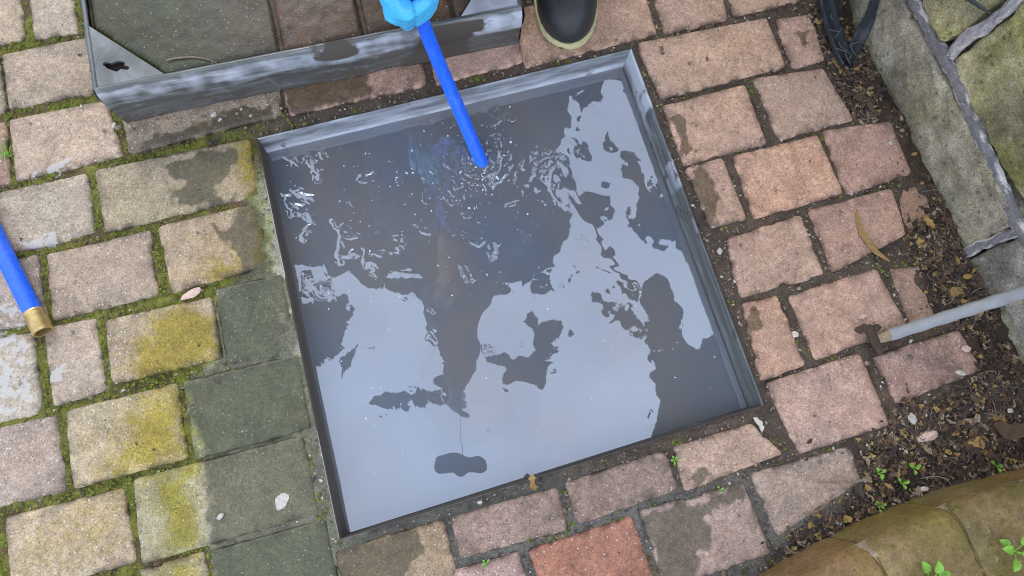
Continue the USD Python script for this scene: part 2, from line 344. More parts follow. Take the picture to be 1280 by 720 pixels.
FRAME_PX = [(320, 172), (790, 60), (957, 507), (424, 676)]
FQ = at(np.array(FRAME_PX, float))[:, :2]                        # outer corners of the frame: far left, far right, near right, near left
FRAME = Polygon(FQ)
SOIL = gp([(1000, -90), (1075, -90), (1095, 60), (1250, 380), (1300, 480), (1420, 700), (1300, 620), (1180, 665), (1040, 760), (930, 800), (965, 720), (990, 670), (1040, 640), (1078, 603), (1070, 568), (1114, 534), (1130, 500), (1165, 508), (1218, 470), (1214, 420), (1165, 395), (1150, 350), (1130, 292), (1165, 250), (1137, 208), (1112, 150), (1068, 142), (1035, 80), (1012, 20)])
U = np.array([math.cos(math.radians(27.9)), math.sin(math.radians(27.9))]); VV = np.array([-U[1], U[0]])   # along and across the courses

# ------------------------------------------------------------------ bricks of the paving
TAN, PINK = (.300, .250, .190), (.420, .290, .225)
BR = {  # corners in the photograph (far left, far right, near right, near left), tone
 'A1': ([(-60, -5), (22, -16), (26, 47), (-55, 62)], (.36, .29, .22)), 'A2': ([(36, -12), (88, -24), (94, 37), (44, 46)], (.37, .30, .235)),
 'A3': ([(5, 68), (107, 47), (122, 112), (14, 133)], (.33, .26, .20)), 'A3b': ([(-100, 92), (-5, 72), (3, 136), (-90, 158)], TAN),
 'A4': ([(14, 150), (128, 126), (149, 193), (22, 223)], (.37, .285, .22)), 'A4b': ([(-90, 175), (3, 153), (8, 228), (-80, 248)], (.30, .20, .15)),
 'A5': ([(153, 128), (340, 88), (350, 143), (164, 191)], (.27, .21, .16)), 'A6': ([(122, 213), (308, 174), (319, 243), (134, 288)], (.29, .235, .165)),
 'A7': ([(-60, 253), (104, 217), (115, 290), (-45, 330)], (.33, .275, .22)), 'E1': ([(60, 318), (183, 290), (194, 367), (68, 398)], (.315, .245, .19)),
 'E2': ([(200, 283), (319, 255), (335, 328), (217, 363)], (.34, .26, .19)), 'E3': ([(-80, 348), (43, 319), (54, 396), (-70, 428)], (.30, .24, .20)),
 'E4': ([(56, 413), (117, 400), (129, 485), (67, 504)], (.32, .255, .205)), 'E4b': ([(-60, 440), (38, 417), (47, 514), (-50, 538)], (.35, .30, .25)),
 'E5': ([(134, 401), (260, 373), (274, 446), (143, 478)], (.31, .25, .19)), 'E6': ([(271, 363), (352, 345), (374, 440), (284, 452)], (.20, .203, .140)),
 'L1': ([(-45, 547), (65, 521), (78, 612), (-38, 642)], (.30, .235, .20)), 'L2': ([(85, 515), (217, 481), (230, 571), (95, 608)], (.34, .28, .20)),
 'L3': ([(232, 478), (371, 444), (386, 534), (247, 571)], (.195, .198, .130)), 'L4': ([(8, 648), (150, 613), (164, 702), (16, 742)], (.36, .285, .21)),
 'L5': ([(170, 600), (376, 546), (396, 640), (180, 703)], (.275, .25, .175)), 'L6': ([(178, 715), (252, 693), (266, 770), (192, 792)], (.30, .26, .19)),
 'L7': ([(266, 690), (405, 651), (421, 735), (280, 775)], (.195, .198, .130)),
 'B1': ([(422, 690), (551, 652), (568, 722), (438, 762)], (.30, .225, .15)), 'B2': ([(566, 646), (693, 611), (706, 662), (577, 697)], (.29, .21, .178)),
 'B3': ([(710, 603), (828, 566), (845, 612), (725, 655)], (.295, .21, .178)), 'B4': ([(845, 559), (938, 532), (976, 567), (860, 612)], (.42, .30, .235)),
 'B5': ([(665, 688), (787, 648), (815, 726), (690, 768)], (.35, .165, .115)), 'B6': ([(803, 640), (927, 606), (960, 692), (835, 732)], (.36, .27, .235)),
 'B7': ([(942, 592), (1063, 560), (1075, 604), (975, 668)], (.32, .25, .21)), 'B8': ([(565, 716), (645, 693), (662, 745), (582, 768)], (.36, .25, .22)),
 'R0': ([(640, 12), (800, -25), (818, 41), (660, 82)], (.38, .26, .20)), 'R1': ([(815, -25), (893, -40), (908, 21), (832, 39)], (.40, .275, .215)),
 'R2': ([(905, -42), (985, -62), (1000, -2), (920, 17)], (.40, .275, .21)), 'R3': ([(800, 53), (956, 23), (980, 82), (829, 121)], (.425, .295, .225)),
 'R4': ([(832, 132), (930, 107), (957, 177), (858, 203)], (.43, .29, .225)), 'R5': ([(945, 99), (1028, 87), (1066, 147), (976, 172)], (.38, .275, .22)),
 'R6': ([(972, 25), (1012, 20), (1030, 72), (991, 84)], (.38, .265, .215)), 'R7': ([(920, 195), (1021, 170), (1053, 240), (946, 270)], (.47, .30, .222)),
 'R8': ([(1032, 163), (1113, 153), (1137, 215), (1060, 240)], (.39, .26, .215)), 'R9': ([(860, 212), (903, 200), (932, 270), (890, 282)], (.40, .275, .215)),
 'R10': ([(912, 299), (1000, 271), (1029, 341), (928, 370)], (.40, .275, .22)), 'R11': ([(1015, 263), (1113, 237), (1130, 292), (1043, 338)], (.38, .25, .20)),
 'R12': ([(990, 370), (1095, 337), (1133, 406), (1022, 448)], (.41, .275, .22)), 'R13': ([(931, 383), (972, 372), (1005, 453), (953, 473)], (.42, .27, .20)),
 'R14': ([(1095, 447), (1196, 414), (1226, 462), (1124, 502)], (.36, .245, .215)), 'R15': ([(1116, 338), (1160, 330), (1180, 395), (1140, 402)], (.34, .23, .18)),
 'R16': ([(962, 480), (1075, 443), (1112, 530), (1002, 565)], (.43, .30, .25)), 'R18': ([(1125, 235), (1160, 232), (1178, 282), (1140, 292)], (.36, .24, .18)),
 'T2': ([(352, 84), (520, 48), (530, 106), (364, 142)], (.40, .25, .20)), 'T3': ([(536, 46), (640, 22), (650, 76), (548, 103)], (.44, .29, .245)),
}
paving = thing("brick_paving", kind="structure")
EDGE = [None]
def brick_mesh(q, seed, res=.0035, r=.0065, top=0.0, tilt=.0012, depth=.05, rag=.0012, rough_amp=.0011):
    """a worn block on the four corners q (far left, far right, near right, near left), edges rounded and chipped"""
    q = np.asarray(q, float)
    a = (np.linalg.norm(q[1] - q[0]) + np.linalg.norm(q[2] - q[3])) / 4
    b = (np.linalg.norm(q[3] - q[0]) + np.linalg.norm(q[2] - q[1])) / 4
    n, m = max(8, int(2 * a / res)), max(8, int(2 * b / res))
    # rows packed near the edges
    def axis(L, k):
        t = np.linspace(-L, L, k); e = np.array([.0012, .003, .006])
        return np.unique(np.r_[-L, -L + e, t[(t > -L + .008) & (t < L - .008)], L - e[::-1], L])
    X, Y = np.meshgrid(axis(a, n), axis(b, m), indexing="ij"); n, m = X.shape
    x, y = X.ravel().copy(), Y.ravel().copy()
    edge = np.minimum(a - abs(x), b - abs(y))
    cx, cy = abs(x) - (a - r), abs(y) - (b - r)
    k = (cx > 0) & (cy > 0)
    f = np.maximum(cx[k], cy[k]) / np.hypot(cx[k], cy[k])
    x[k] = np.sign(x[k]) * (a - r + cx[k] * f); y[k] = np.sign(y[k]) * (b - r + cy[k] * f)
    R = np.random.default_rng(seed); off = R.uniform(0, 50, 3)
    P2 = np.c_[x, y]
    uv = np.c_[(x / a + 1) / 2, (1 - y / b) / 2]
    uu, vv = uv[:, :1], uv[:, 1:]
    xy = (1 - vv) * ((1 - uu) * q[0] + uu * q[1]) + vv * ((1 - uu) * q[3] + uu * q[2])
    nz = np.c_[xy * 60, np.zeros(len(xy))] + off
    pull = (fbm(nz, 3, 1) - .42) * 2 * rag * np.exp(-edge / .012)
    cen = q.mean(0); dirv = cen - xy; dirv /= np.linalg.norm(dirv, axis=1, keepdims=True) + 1e-9
    xy = xy + dirv * (pull + np.where(noise(nz * .9 + 9, 4) > .80, rag * 1.4, 0) * np.exp(-edge / .006))[:, None]
    bev = .0045 * (1 - np.clip(edge / .0055, 0, 1)) ** 2
    z = top - bev + (fbm(np.c_[xy * 90, np.zeros(len(xy))] + off, 4, 2) - .5) * 2 * rough_amp + (fbm(np.c_[xy * 18, np.zeros(len(xy))] + off, 2, 8) - .5) * .0014
    z += tilt * (x / a * R.uniform(-1, 1) + y / b * R.uniform(-1, 1))
    V = np.c_[xy, z]; Fc = grid_faces(n, m)[:, ::-1] if False else grid_faces(n, m)
    ring = np.r_[np.arange(m), np.arange(1, n) * m + m - 1, (n - 1) * m + np.arange(m - 2, -1, -1), np.arange(n - 2, 0, -1) * m]
    sk = V[ring].copy(); sk[:, 2] = top - depth
    c0 = len(V); V = np.vstack([V, sk]); K = len(ring); i = np.arange(K); j = (i + 1) % K
    Fc = np.vstack([Fc, np.stack([ring[i], c0 + i, c0 + j], 1)[:, ::-1], np.stack([ring[i], c0 + j, ring[j]], 1)[:, ::-1]])
    EDGE[0] = np.r_[edge, np.zeros(K)]
    t = trimesh.Trimesh(V, Fc, process=False)
    tri = V[Fc[: (n - 1) * (m - 1)]]
    if np.cross(tri[0, 1] - tri[0, 0], tri[0, 2] - tri[0, 0])[2] < 0: t = trimesh.Trimesh(V, Fc[:, ::-1], process=False)
    return t
BRICK_POLYS = []
def lay_brick(q, tone, seed, parent=paving, res=.0035, top=None, **kw):
    R = np.random.default_rng(seed + 1000)
    top = R.uniform(-.002, .0015) if top is None else top
    t = brick_mesh(q, seed, res=res, top=top, **kw)
    V = np.asarray(t.vertices)
    tone = np.asarray(tone) * R.uniform(.96, 1.04)
    xy0 = np.asarray(q).mean(0)
    gr_ = fbm(np.c_[V[:, :2] * 70, np.zeros(len(V))], 3, 19)
    tn = np.tile(tone, (len(V), 1)) * (1 - .62 * np.exp(-EDGE[0] / .0045) * sstep(gr_, .36, .60) - .18 * np.exp(-EDGE[0] / .016) * sstep(gr_, .40, .6))[:, None]
    tn = tn * (np.array([1.0, 1.015, .945]) if xy0[0] < -.12 else np.array([.99, .985, .93]))
    sat = .97 if xy0[0] > -.1 else .92; tn = tn * sat + tn.mean(1, keepdims=True) * (1 - sat)
    return obj("brick", t, "brick_clay", parent, smooth=True, prim={"tone": tn, "stain": stains(V[:, :2])})
for i, (k, (px, tone)) in enumerate(BR.items()):
    q = at(np.array(px, float))[:, :2]
    c_ = q.mean(0); q = c_ + (q - c_) * (1 + .0062 / np.linalg.norm(q - c_, axis=1, keepdims=True))
    BRICK_POLYS.append(Polygon(q))
    sunk = {"R15": -.004, "R18": -.006, "B7": -.002}.get(k)
    lay_brick(q, tone, 11 + i, top=sunk, rag=.0030 if i % 4 == 1 else .0024 if k in ("B4", "B7", "R14", "R13", "R9", "B6") else .0012)
traced = unary_union([p.buffer(.006) for p in BRICK_POLYS] + [FRAME.buffer(.012)])
# the paving goes on beyond the frame of the photograph: the same bond of courses
WALL0, WALL1 = at((1085, 60))[:2], at((1250, 395))[:2]
WD = (WALL1 - WALL0) / np.linalg.norm(WALL1 - WALL0); WN = np.array([WD[1], -WD[0]])
if WN @ (-WALL0) < 0: WN = -WN                                     # towards the paving
o = at((85, 515))[:2]; k = 0
for r_ in range(-9, 14):
    x = -1.5 + (.083 if r_ % 2 else 0) + .03 * math.sin(r_ * 1.7)
    while x < 1.6:
        w = (.148, .152, .098, .232)[int(rng.integers(0, 4))] if rng.random() < .45 else .15
        base = o + U * x + VV * (-.117 * r_ + 0)
        q = np.array([base, base + U * w, base + U * w - VV * .104, base - VV * .104])
        x += w + .014
        P = Polygon(q); c = q.mean(0)
        pc = proj(np.c_[q, np.zeros(4)])
        inside = ((pc[:, 0] > -4) & (pc[:, 0] < 1284) & (pc[:, 1] > -4) & (pc[:, 1] < 724)).any()
        if inside or P.intersection(traced).area > .01 * P.area or SOIL.intersects(P) or (c - WALL0) @ WN < .12 or abs(c[0]) > 1.35 or c[1] > 1.35 or c[1] < -.8 or (c[0] > .35 and c[1] < .15): continue
        tone = np.array(TAN if c[0] < -.1 else PINK) * rng.uniform(.85, 1.08)
        k += 1
        lay_brick(q, tone, 400 + k, res=.012)

# ------------------------------------------------------------------ joints: earth, moss and mortar between the bricks; bare soil along the wall
GX0, GX1, GY0, GY1, GR = -1.25, 1.0, -.62, 1.2, .0042
gx, gy = np.arange(GX0, GX1, GR), np.arange(GY0, GY1, GR)
X, Y = np.meshgrid(gx, gy, indexing="ij"); XY = np.c_[X.ravel(), Y.ravel()]
px = proj(np.c_[XY, np.zeros(len(XY))])
soil_d = sdist(XY, SOIL)
left = sstep(-XY @ np.array([.93, -.36]) , .02, .20) if False else sstep(300 - px[:, 0] + .12 * (px[:, 1] - 360) * 0, -60, 30)
near_frame = sstep(-sdist(XY, FRAME), .05, .012)
bottom = sstep(px[:, 1], 560, 640) * (1 - left)
n3 = np.c_[XY * 30, np.zeros(len(XY))]
mo = fbm(n3, 4, 11)
moss = np.array([.105, .112, .018]) * (.75 + .6 * mo[:, None]); moss = np.where((fbm(n3 * .45 + 7, 3, 5) > .53)[:, None], np.array([.085, .062, .025]), moss)
mort_l = np.array([.235, .235, .185]); mort_b = np.array([.115, .115, .102]); earth = np.array([.072, .056, .042]); soil = np.array([.042, .030, .021])
tone = earth * (1 - left[:, None]) + moss * left[:, None]
tone = tone * (1 - .8 * bottom[:, None]) + mort_b * .8 * bottom[:, None]
fl = (near_frame * sstep(px[:, 0], 480, 420) * sstep(px[:, 1], 180, 260))[:, None]
tone = tone * (1 - fl) + mort_l * fl
in_dark = sstep(sdist(XY, WET_DARK), -.012, .012)[:, None]
tone = tone * (1 - .75 * in_dark) + np.array([.30, .29, .23]) * .75 * in_dark
sl = sstep(soil_d, -.008, .012)[:, None]
tone = tone * (1 - sl) + soil * sl
tone *= (.72 + .56 * fbm(n3 * 2 + 3, 4, 21))[:, None]
z = -.0066 + (fbm(n3 * 2.2, 5, 6) - .5) * .012 + left * (mo - .5) * .008
z += fl[:, 0] * .0055 + in_dark[:, 0] * .0008 + bottom * .003
z = np.minimum(z, np.where(fl[:, 0] > .3, -.0012, -.0040))
z += sl[:, 0] * (.004 + (fbm(n3 * .6, 4, 16) - .5) * .024)
stn = stains(XY); stn[:, 0] = np.clip(stn[:, 0] * .8 + .55 * bottom * (near_frame > .1), 0, .85); stn[:, 1] *= .7
Fc = grid_faces(len(gx), len(gy))
inF = sdist(XY, FRAME); XYs = XY.copy()
sn = (inF > -.0015) & (inF < .0052)
bp_ = shapely.line_interpolate_point(FRAME.exterior, shapely.line_locate_point(FRAME.exterior, shapely.points(XY[sn, 0], XY[sn, 1])))
XYs[sn] = np.c_[shapely.get_x(bp_), shapely.get_y(bp_)]
V = np.c_[XYs, z]
cen = XY[Fc].mean(1)
keep = ~((inF[Fc] >= .0052).any(1))
is_soil = shapely.contains_xy(SOIL, cen[:, 0], cen[:, 1])
def sub(Fs):
    u, inv = np.unique(Fs, return_inverse=True); return trimesh.Trimesh(V[u], inv.reshape(-1, 3), process=False), u
t, u = sub(Fc[keep & ~is_soil])
obj("joint_fill", t, "joint_fill", paving, smooth=True, prim={"tone": tone[u], "stain": stn[u]})
t, u = sub(Fc[is_soil & keep])
obj("soil", t, "joint_fill", None, smooth=True, prim={"tone": tone[u], "stain": stn[u] * 0}, kind="structure")
HOLE = Polygon([(GX0 + .01, GY0 + .01), (GX1 - .02, GY0 + .01), (GX1 - .02, GY1 - .02), (GX0 + .01, GY1 - .02)])
big = Polygon([(-80, -80), (80, -80), (80, 80), (-80, 80)], [HOLE.exterior.coords[::-1]])
v2, f2 = trimesh.creation.triangulate_polygon(big, engine="earcut")
obj("ground", trimesh.Trimesh(np.c_[v2, np.full(len(v2), -.022)], f2, process=False), "far_ground", kind="structure")

# ------------------------------------------------------------------ manhole frame and water
ctr = FQ.mean(0)
SIDE_K = np.array([.55, .80, .34, .36])                            # far, right, near and left sides show a different width of lip
def inset(d):
    n_ = []
    for i in range(4):
        e = FQ[(i + 1) % 4] - FQ[i]; e = e / np.linalg.norm(e); nr = np.array([-e[1], e[0]]); nr = nr if nr @ (ctr - FQ[i]) > 0 else -nr
        n_.append((e, nr, FQ[i] + nr * d * SIDE_K[i]))
    out = []
    for i in range(4):
        (ea, na, pa), (eb, nb, pb) = n_[i - 1], n_[i]
        t_ = np.linalg.solve(np.c_[ea, -eb], pb - pa); out.append(pa + ea * t_[0])
    return np.array(out)
def inset_even(d):
    """the frame's rectangle moved in by d, mitred; same order as FQ"""
    out = []
    for i in range(4):
        p, a, b = FQ[i], FQ[i - 1], FQ[(i + 1) % 4]
        e1 = (a - p) / np.linalg.norm(a - p); e2 = (b - p) / np.linalg.norm(b - p)
        s = abs(e1[0] * e2[1] - e1[1] * e2[0])
        out.append(p + (e1 + e2) * d / s)
    return np.array(out)
frame = thing("manhole", "open square manhole with galvanised steel frame set in brick paving", "manhole")
def frame_side(i, name="frame_side"):
    # section: (inset, z) from the outer foot over the lip and down the inner wall to the seat
    sec = [(.000, -.055), (.000, -.006), (.0015, -.0006), (.0055, -.0006), (.0075, -.004), (.0080, -.022), (.0088, -.046), (.0096, -.0500), (.0125, -.0515), (.0140, -.0545), (.0146, -.062), (.0146, -.075), (.0146, -.115)]
    j = (i + 1) % 4; n = 150
    V = []
    for d, zz in sec:
        q = inset(d); s = np.linspace(0, 1, n)[:, None]
        p = q[i] * (1 - s) + q[j] * s
        w = (fbm(np.c_[p * 25, np.full(n, zz * 40)], 3, 30 + i) - .5)
        nrm = ctr - (FQ[i] + FQ[j]) / 2; nrm /= np.linalg.norm(nrm)
        p = p + nrm * (w * .003 * SIDE_K[i])[:, None] * (0 if d == 0 else 1)
        V.append(np.c_[p, zz + w * .0022 + np.zeros(n)])
    V = np.vstack(V); t = trimesh.Trimesh(V, grid_faces(len(sec), n), process=False)
    c = t.triangles_center; nn = t.face_normals
    if (nn[:, 2][(c[:, 2] > -.003)]).mean() < 0: t.invert()
    st = np.zeros((len(V), 3))
    nz = fbm(np.c_[V[:, :2] * 18, V[:, 2] * 40], 3, 44)
    ox = {0: .44, 1: .30, 2: .1, 3: .12}[i]
    if i == 1: ox = -.05 + .42 * sstep(np.tile(np.linspace(0, 1, n), len(sec)), .55, .05)
    st[:, 1] = ox + (nz - .5) * .6
    sidx = np.repeat(np.arange(len(sec)), n)
    if i == 1: st[:, 1] += np.where((sidx < 6) & (sidx > 0), .75 * sstep(np.tile(np.linspace(0, 1, n), len(sec)), .62, .2) * sstep(fbm(np.c_[V[:, :2] * 40, np.zeros(len(V))], 3, 91), .40, .58), 0)
    if i == 0: st[:, 1] += .25 * (np.repeat([s[1] for s in sec], n) < -.03)
    st[:, 0] = {0: .24, 1: .32, 2: .72, 3: .72}[i] + (nz - .5) * .3
    arc = np.r_[0, np.cumsum(np.hypot(*np.diff(np.array(sec), axis=0).T))]
    fl_ = np.c_[np.tile(np.linspace(0, .66, n) * 16, len(sec)), np.repeat(arc * 95, n), np.full(len(V), i * 7.3)]
    obj(name, t, "galvanised_steel", frame, smooth=True, prim={"stain": np.clip(st, 0, 1), "flow": fl_})
for i in range(4): frame_side(i)
# the water, with rings and splashes where the rod stirs it
WQ = inset(.0142)
nw = 430
s, tt = np.meshgrid(np.linspace(0, 1, nw), np.linspace(0, 1, nw), indexing="ij"); s, tt = s.reshape(-1, 1), tt.reshape(-1, 1)
wxy = (1 - tt) * ((1 - s) * WQ[0] + s * WQ[1]) + tt * ((1 - s) * WQ[3] + s * WQ[2])
ROD_IN = at((603, 200), ZW)
h = np.zeros(len(wxy))
WWARP = wxy + np.c_[fbm(np.c_[wxy * 85, np.zeros(len(wxy))], 2, 81) - .5, fbm(np.c_[wxy * 85 + 9, np.zeros(len(wxy))], 2, 82) - .5] * .016
def packet(c, r0, lam, amp, width, turn=None):
    global h
    e = WWARP - c[:2]
    if turn is not None: e = np.c_[(e[:, 0] * math.cos(turn) + e[:, 1] * math.sin(turn)) * .5, (-e[:, 0] * math.sin(turn) + e[:, 1] * math.cos(turn)) * 1.25]
    d = np.hypot(*e.T)
    h += amp * np.exp(-((d - r0) / width) ** 2) * np.cos(2 * np.pi * (d - r0) / lam)
wr = np.random.default_rng(3)
packet(ROD_IN, .0, .012, .0007, .016); packet(ROD_IN, .03, .014, .00030, .03); packet(ROD_IN, .045, .018, .00016, .022); packet(ROD_IN, .085, .022, .00010, .03)
for _ in range(48):     # splashes thrown off around the rod
    a, r_ = wr.uniform(0, 2 * np.pi), wr.exponential(.048) + .008
    packet(ROD_IN[:2] + r_ * np.array([math.cos(a), math.sin(a)]), wr.uniform(0, .006), wr.uniform(.008, .018), wr.uniform(.0002, .0007), wr.uniform(.004, .009), wr.uniform(0, 3.14))
for _ in range(14):     # drops over the left half
    p = at((wr.uniform(360, 660), wr.uniform(190, 360)), ZW)
    packet(p, wr.uniform(0, .006), wr.uniform(.010, .024), wr.uniform(.0002, .0007), wr.uniform(.004, .010), wr.uniform(0, 3.14))
for _ in range(17):
    p = at((wr.uniform(345, 660), wr.uniform(195, 350)), ZW)
    packet(p, wr.uniform(0, .008), wr.uniform(.028, .045), wr.uniform(.0005, .0012), wr.uniform(.006, .014), wr.uniform(0, 3.14))
for p, r0, lam, amp, wd in (((612, 436), .004, .006, .0002, .005), ((540, 425), .003, .006, .00022, .004), ((465, 435), .002, .005, .0002, .004),
                      ((405, 365), .008, .010, .00025, .008)):
    packet(at(p, ZW), r0, lam, amp, wd)
for _ in range(30):
    p = at((wr.uniform(400, 900), wr.uniform(340, 640)), ZW)
    packet(p, 0, .006, wr.uniform(.00006, .0002), .0035)
damp = np.exp(-np.hypot(*(wxy - ROD_IN[:2]).T) / .22)
n3 = np.c_[wxy, np.zeros(len(wxy))]
h += (fbm(n3 * 38, 2, 61) - .5) * (.00011 + .0006 * damp) + (fbm(n3 * 9, 2, 62) - .5) * .00022 + (fbm(n3 * 120 + 5, 2, 63) - .5) * .0016 * np.exp(-np.hypot(*(wxy - ROD_IN[:2]).T) / .045)
t = trimesh.Trimesh(np.c_[wxy, ZW + h], grid_faces(nw, nw), process=False)
if t.face_normals[0, 2] < 0: t.invert()
obj("water", t, "murky_water", smooth=True, kind="structure")

# ------------------------------------------------------------------ lifted cover, a steel tray paved with bricks
ZC = .105
C0, C1 = at((118, 112), ZC)[:2], at((652, 8), ZC)[:2]
CU = (C1 - C0) / np.linalg.norm(C1 - C0); CV = np.array([-CU[1], CU[0]]); CL = np.linalg.norm(C1 - C0); CD = .66
def cw(a, b, z): return np.c_[C0 + np.outer(np.ravel(a), CU) + np.outer(np.ravel(b), CV), np.broadcast_to(z, np.size(a))]
cover = thing("manhole_cover", "lifted recessed manhole cover, galvanised tray with wet mossy brick infill, lying on paving", "manhole cover")
def flange(pa, pb, seed, front):
    n = 260 if front else 60; L = np.linalg.norm(pb - pa); d = (pb - pa) / L; nr = np.array([d[1], -d[0]])
    prof = [(-.0045, .1015), (-.004, .1045), (0, .1052), (.003, .1035), (.0055, .098), (.0075, .090), (.0085, .080), (.0083, .070), (.0072, .060), (.0045, .053), (.0038, .046), (.0036, .034), (.0032, .020), (.0025, .008), (.0015, .0015), (-.002, .0015)]
    s = np.linspace(0, L, n); V, st = [], []
    for o_, z in prof:
        p = pa + np.outer(s, d)
        w = fbm(np.c_[s * 16, np.full(n, z * 25), np.full(n, seed)], 3, seed) - .5
        w2 = fbm(np.c_[s * 50, np.full(n, z * 60), np.full(n, seed)], 3, seed + 9) - .5
        p = p + nr * (o_ + (w * .006 + w2 * .0016) * (.2 if z > .1 else 1))[:, None]
        V.append(np.c_[p, z + w2 * .0012 * (0 if z > .1 else 1) + np.zeros(n)])
        f = s / L; q = np.zeros((n, 3))
        q[:, 1] = (.44 * sstep(z, .045, .075) * (z < .101) + .05) * np.clip(1.25 - .5 * abs(f - .55) * 2, 0, 1) + w2 * .7 + .35 * sstep(f, .86, .9) * (z > .055) * (z < .101)
        q[:, 0] = .20 + .8 * np.exp(-((f - .835 + (.1 - z) * .6) / .065) ** 2) * (z < .101) + .55 * np.exp(-((f - .545) / .05) ** 2) * (z > .07) + .22 * (z < .04) + w * .35
        st.append(q)
    t = trimesh.Trimesh(np.vstack(V), grid_faces(len(prof), n), process=False)
    if (t.face_normals[:, :2] @ nr).mean() < 0: t.invert()
    arc = np.r_[0, np.cumsum(np.hypot(*np.diff(np.array(prof), axis=0).T))]
    fl_ = np.c_[np.tile(s * 18, len(prof)), np.repeat(arc * 110, n), np.full(n * len(prof), seed * 3.1)]
    obj("tray_side", t, "galvanised_steel", cover, smooth=True, prim={"stain": np.clip(np.vstack(st), 0, 1), "flow": fl_})
K = [C0, C1, C1 + CV * CD, C0 + CV * CD]
for i in range(4): flange(K[i], K[(i + 1) % 4], 71 + i, i == 0)
def plate(poly, z0, th, name, matn, st=None, parent=cover):
    t = trimesh.creation.extrude_polygon(poly, th, engine="earcut")
    v = np.asarray(t.vertices); w = cw(v[:, 0], v[:, 1], z0 + v[:, 2])
    t = trimesh.Trimesh(w, t.faces, process=False)
    n = len(w)
    obj(name, t, matn, parent, prim={"stain": np.tile(st or (0, .1, 0), (n, 1)), "flow": w * 30})
a = np.linspace(0, 2 * np.pi, 26)[:-1]
hk = np.c_[.034 + .0125 * np.cos(a) + .002 * np.cos(3 * a), .034 + .0085 * np.sin(a) + .0018 * np.sin(2 * a + 1)]
slot = Polygon(hk).union(LineString([(.020, .040), (.050, .027)]).buffer(.0035))
plate(Polygon([(.003, .003), (.104, .003), (.003, .112)]).difference(slot), .0985, .005, "corner_plate", "galvanised_steel", (.26, -.15, 0))
slot2 = Polygon(np.c_[CL - .036 + .010 * np.cos(a), .036 + .008 * np.sin(a)])
plate(Polygon([(CL - .003, .003), (CL - .100, .003), (CL - .003, .110)]).difference(slot2), .0985, .005, "corner_plate", "galvanised_steel", (.1, .7, 0))
for kx, ky in ((.034, .034), (CL - .036, .036)):
    plate(Polygon([(kx - .022, ky - .016), (kx + .022, ky - .016), (kx + .022, ky + .016), (kx - .022, ky + .016)]), .086, .003, "keyhole_pocket", "dark_bore")
fx = lambda p: float((at(p, .099)[:2] - C0) @ CU)
seams = [.007, fx((200, 30)), fx((350, 55)), fx((456, 40)), fx((568, 22)), CL - .007]
ctone = [(.100, .105, .063), (.108, .088, .057), (.15, .082, .049), (.14, .079, .048), (.11, .076, .052)]
rows = [(.008, .205), (.212, .335), (.342, .465), (.472, CD - .008)]
k = 0
for ri, (b0, b1) in enumerate(rows):
    for i in range(5):
        off = 0 if ri % 2 == 0 else .05
        a0, a1 = seams[i] + (.0032 if i else 0) + (off if i else 0), seams[i + 1] - (.0032 if i < 4 else 0) + (off if i < 4 else 0)
        if ri == 0 and i == 0: a1 = seams[2] - .0032
        if ri == 0 and i == 1: continue
        q = cw([a0, a1, a1, a0], [b1, b1, b0, b0], 0)[:, :2]
        if ri == 0 and i == 0: ql = (.0, )
        k += 1
        t = brick_mesh(q, 900 + k, res=.005 if ri < 2 else .014, r=.006, top=.0985, rag=.001, depth=.02, rough_amp=.0013)
        if ri == 0 and i in (0, 4):   # cut to the corner plate: sunk below it
            v = np.asarray(t.vertices).copy(); la = (v[:, :2] - C0) @ CU; lb = (v[:, :2] - C0) @ CV
            if i == 4: la = CL - la
            v[:, 2] = np.where(la / .108 + lb / .116 < 1, np.minimum(v[:, 2], .084), v[:, 2]); t = trimesh.Trimesh(v, t.faces, process=False)
        V_ = np.asarray(t.vertices); g = fbm(np.c_[V_[:, :2] * 14, np.zeros(len(V_))], 3, 51)
        st = np.zeros((len(V_), 3)); st[:, 0] = .66 + (g - .5) * .6; st[:, 1] = np.clip((.42 if i == 0 else .12 if i == 1 else 0) + (g - .5) * .8, 0, 1)
        tn = np.tile(ctone[i], (len(V_), 1)) * (1 - .5 * np.exp(-EDGE[0] / .006) * sstep(g, .35, .6))[:, None]
        if ri == 0 and i == 0:
            f_ = sstep((V_[:, :2] - C0) @ CU + (g - .5) * .08, fx((262, 30)) - .025, fx((262, 30)) + .025)[:, None]; tn = tn * (1 - f_) + np.array(ctone[1]) * f_; st[:, 1] *= 1 - .7 * f_[:, 0]
        obj("infill_brick", t, "brick_clay", cover, smooth=True, prim={"tone": tn, "stain": st})
n = 120; A_, B_ = np.meshgrid(np.linspace(.004, CL - .004, n), np.linspace(.004, CD - .004, n), indexing="ij")
bed = cw(A_, B_, 0); bed[:, 2] = .092 + (fbm(bed * [60, 60, 0], 3, 5) - .5) * .006
la, lb = A_.ravel(), B_.ravel(); bed[:, 2] = np.where((np.minimum(la, CL - la) / .108 + lb / .116 < 1), .080, bed[:, 2])
t = trimesh.Trimesh(bed, grid_faces(n, n), process=False)
if t.face_normals[0, 2] < 0: t.invert()
obj("infill_mortar", t, "joint_fill", cover, smooth=True, prim={"tone": np.tile((.085, .065, .045), (n * n, 1)), "stain": np.tile((.5, .15, 0), (n * n, 1))})

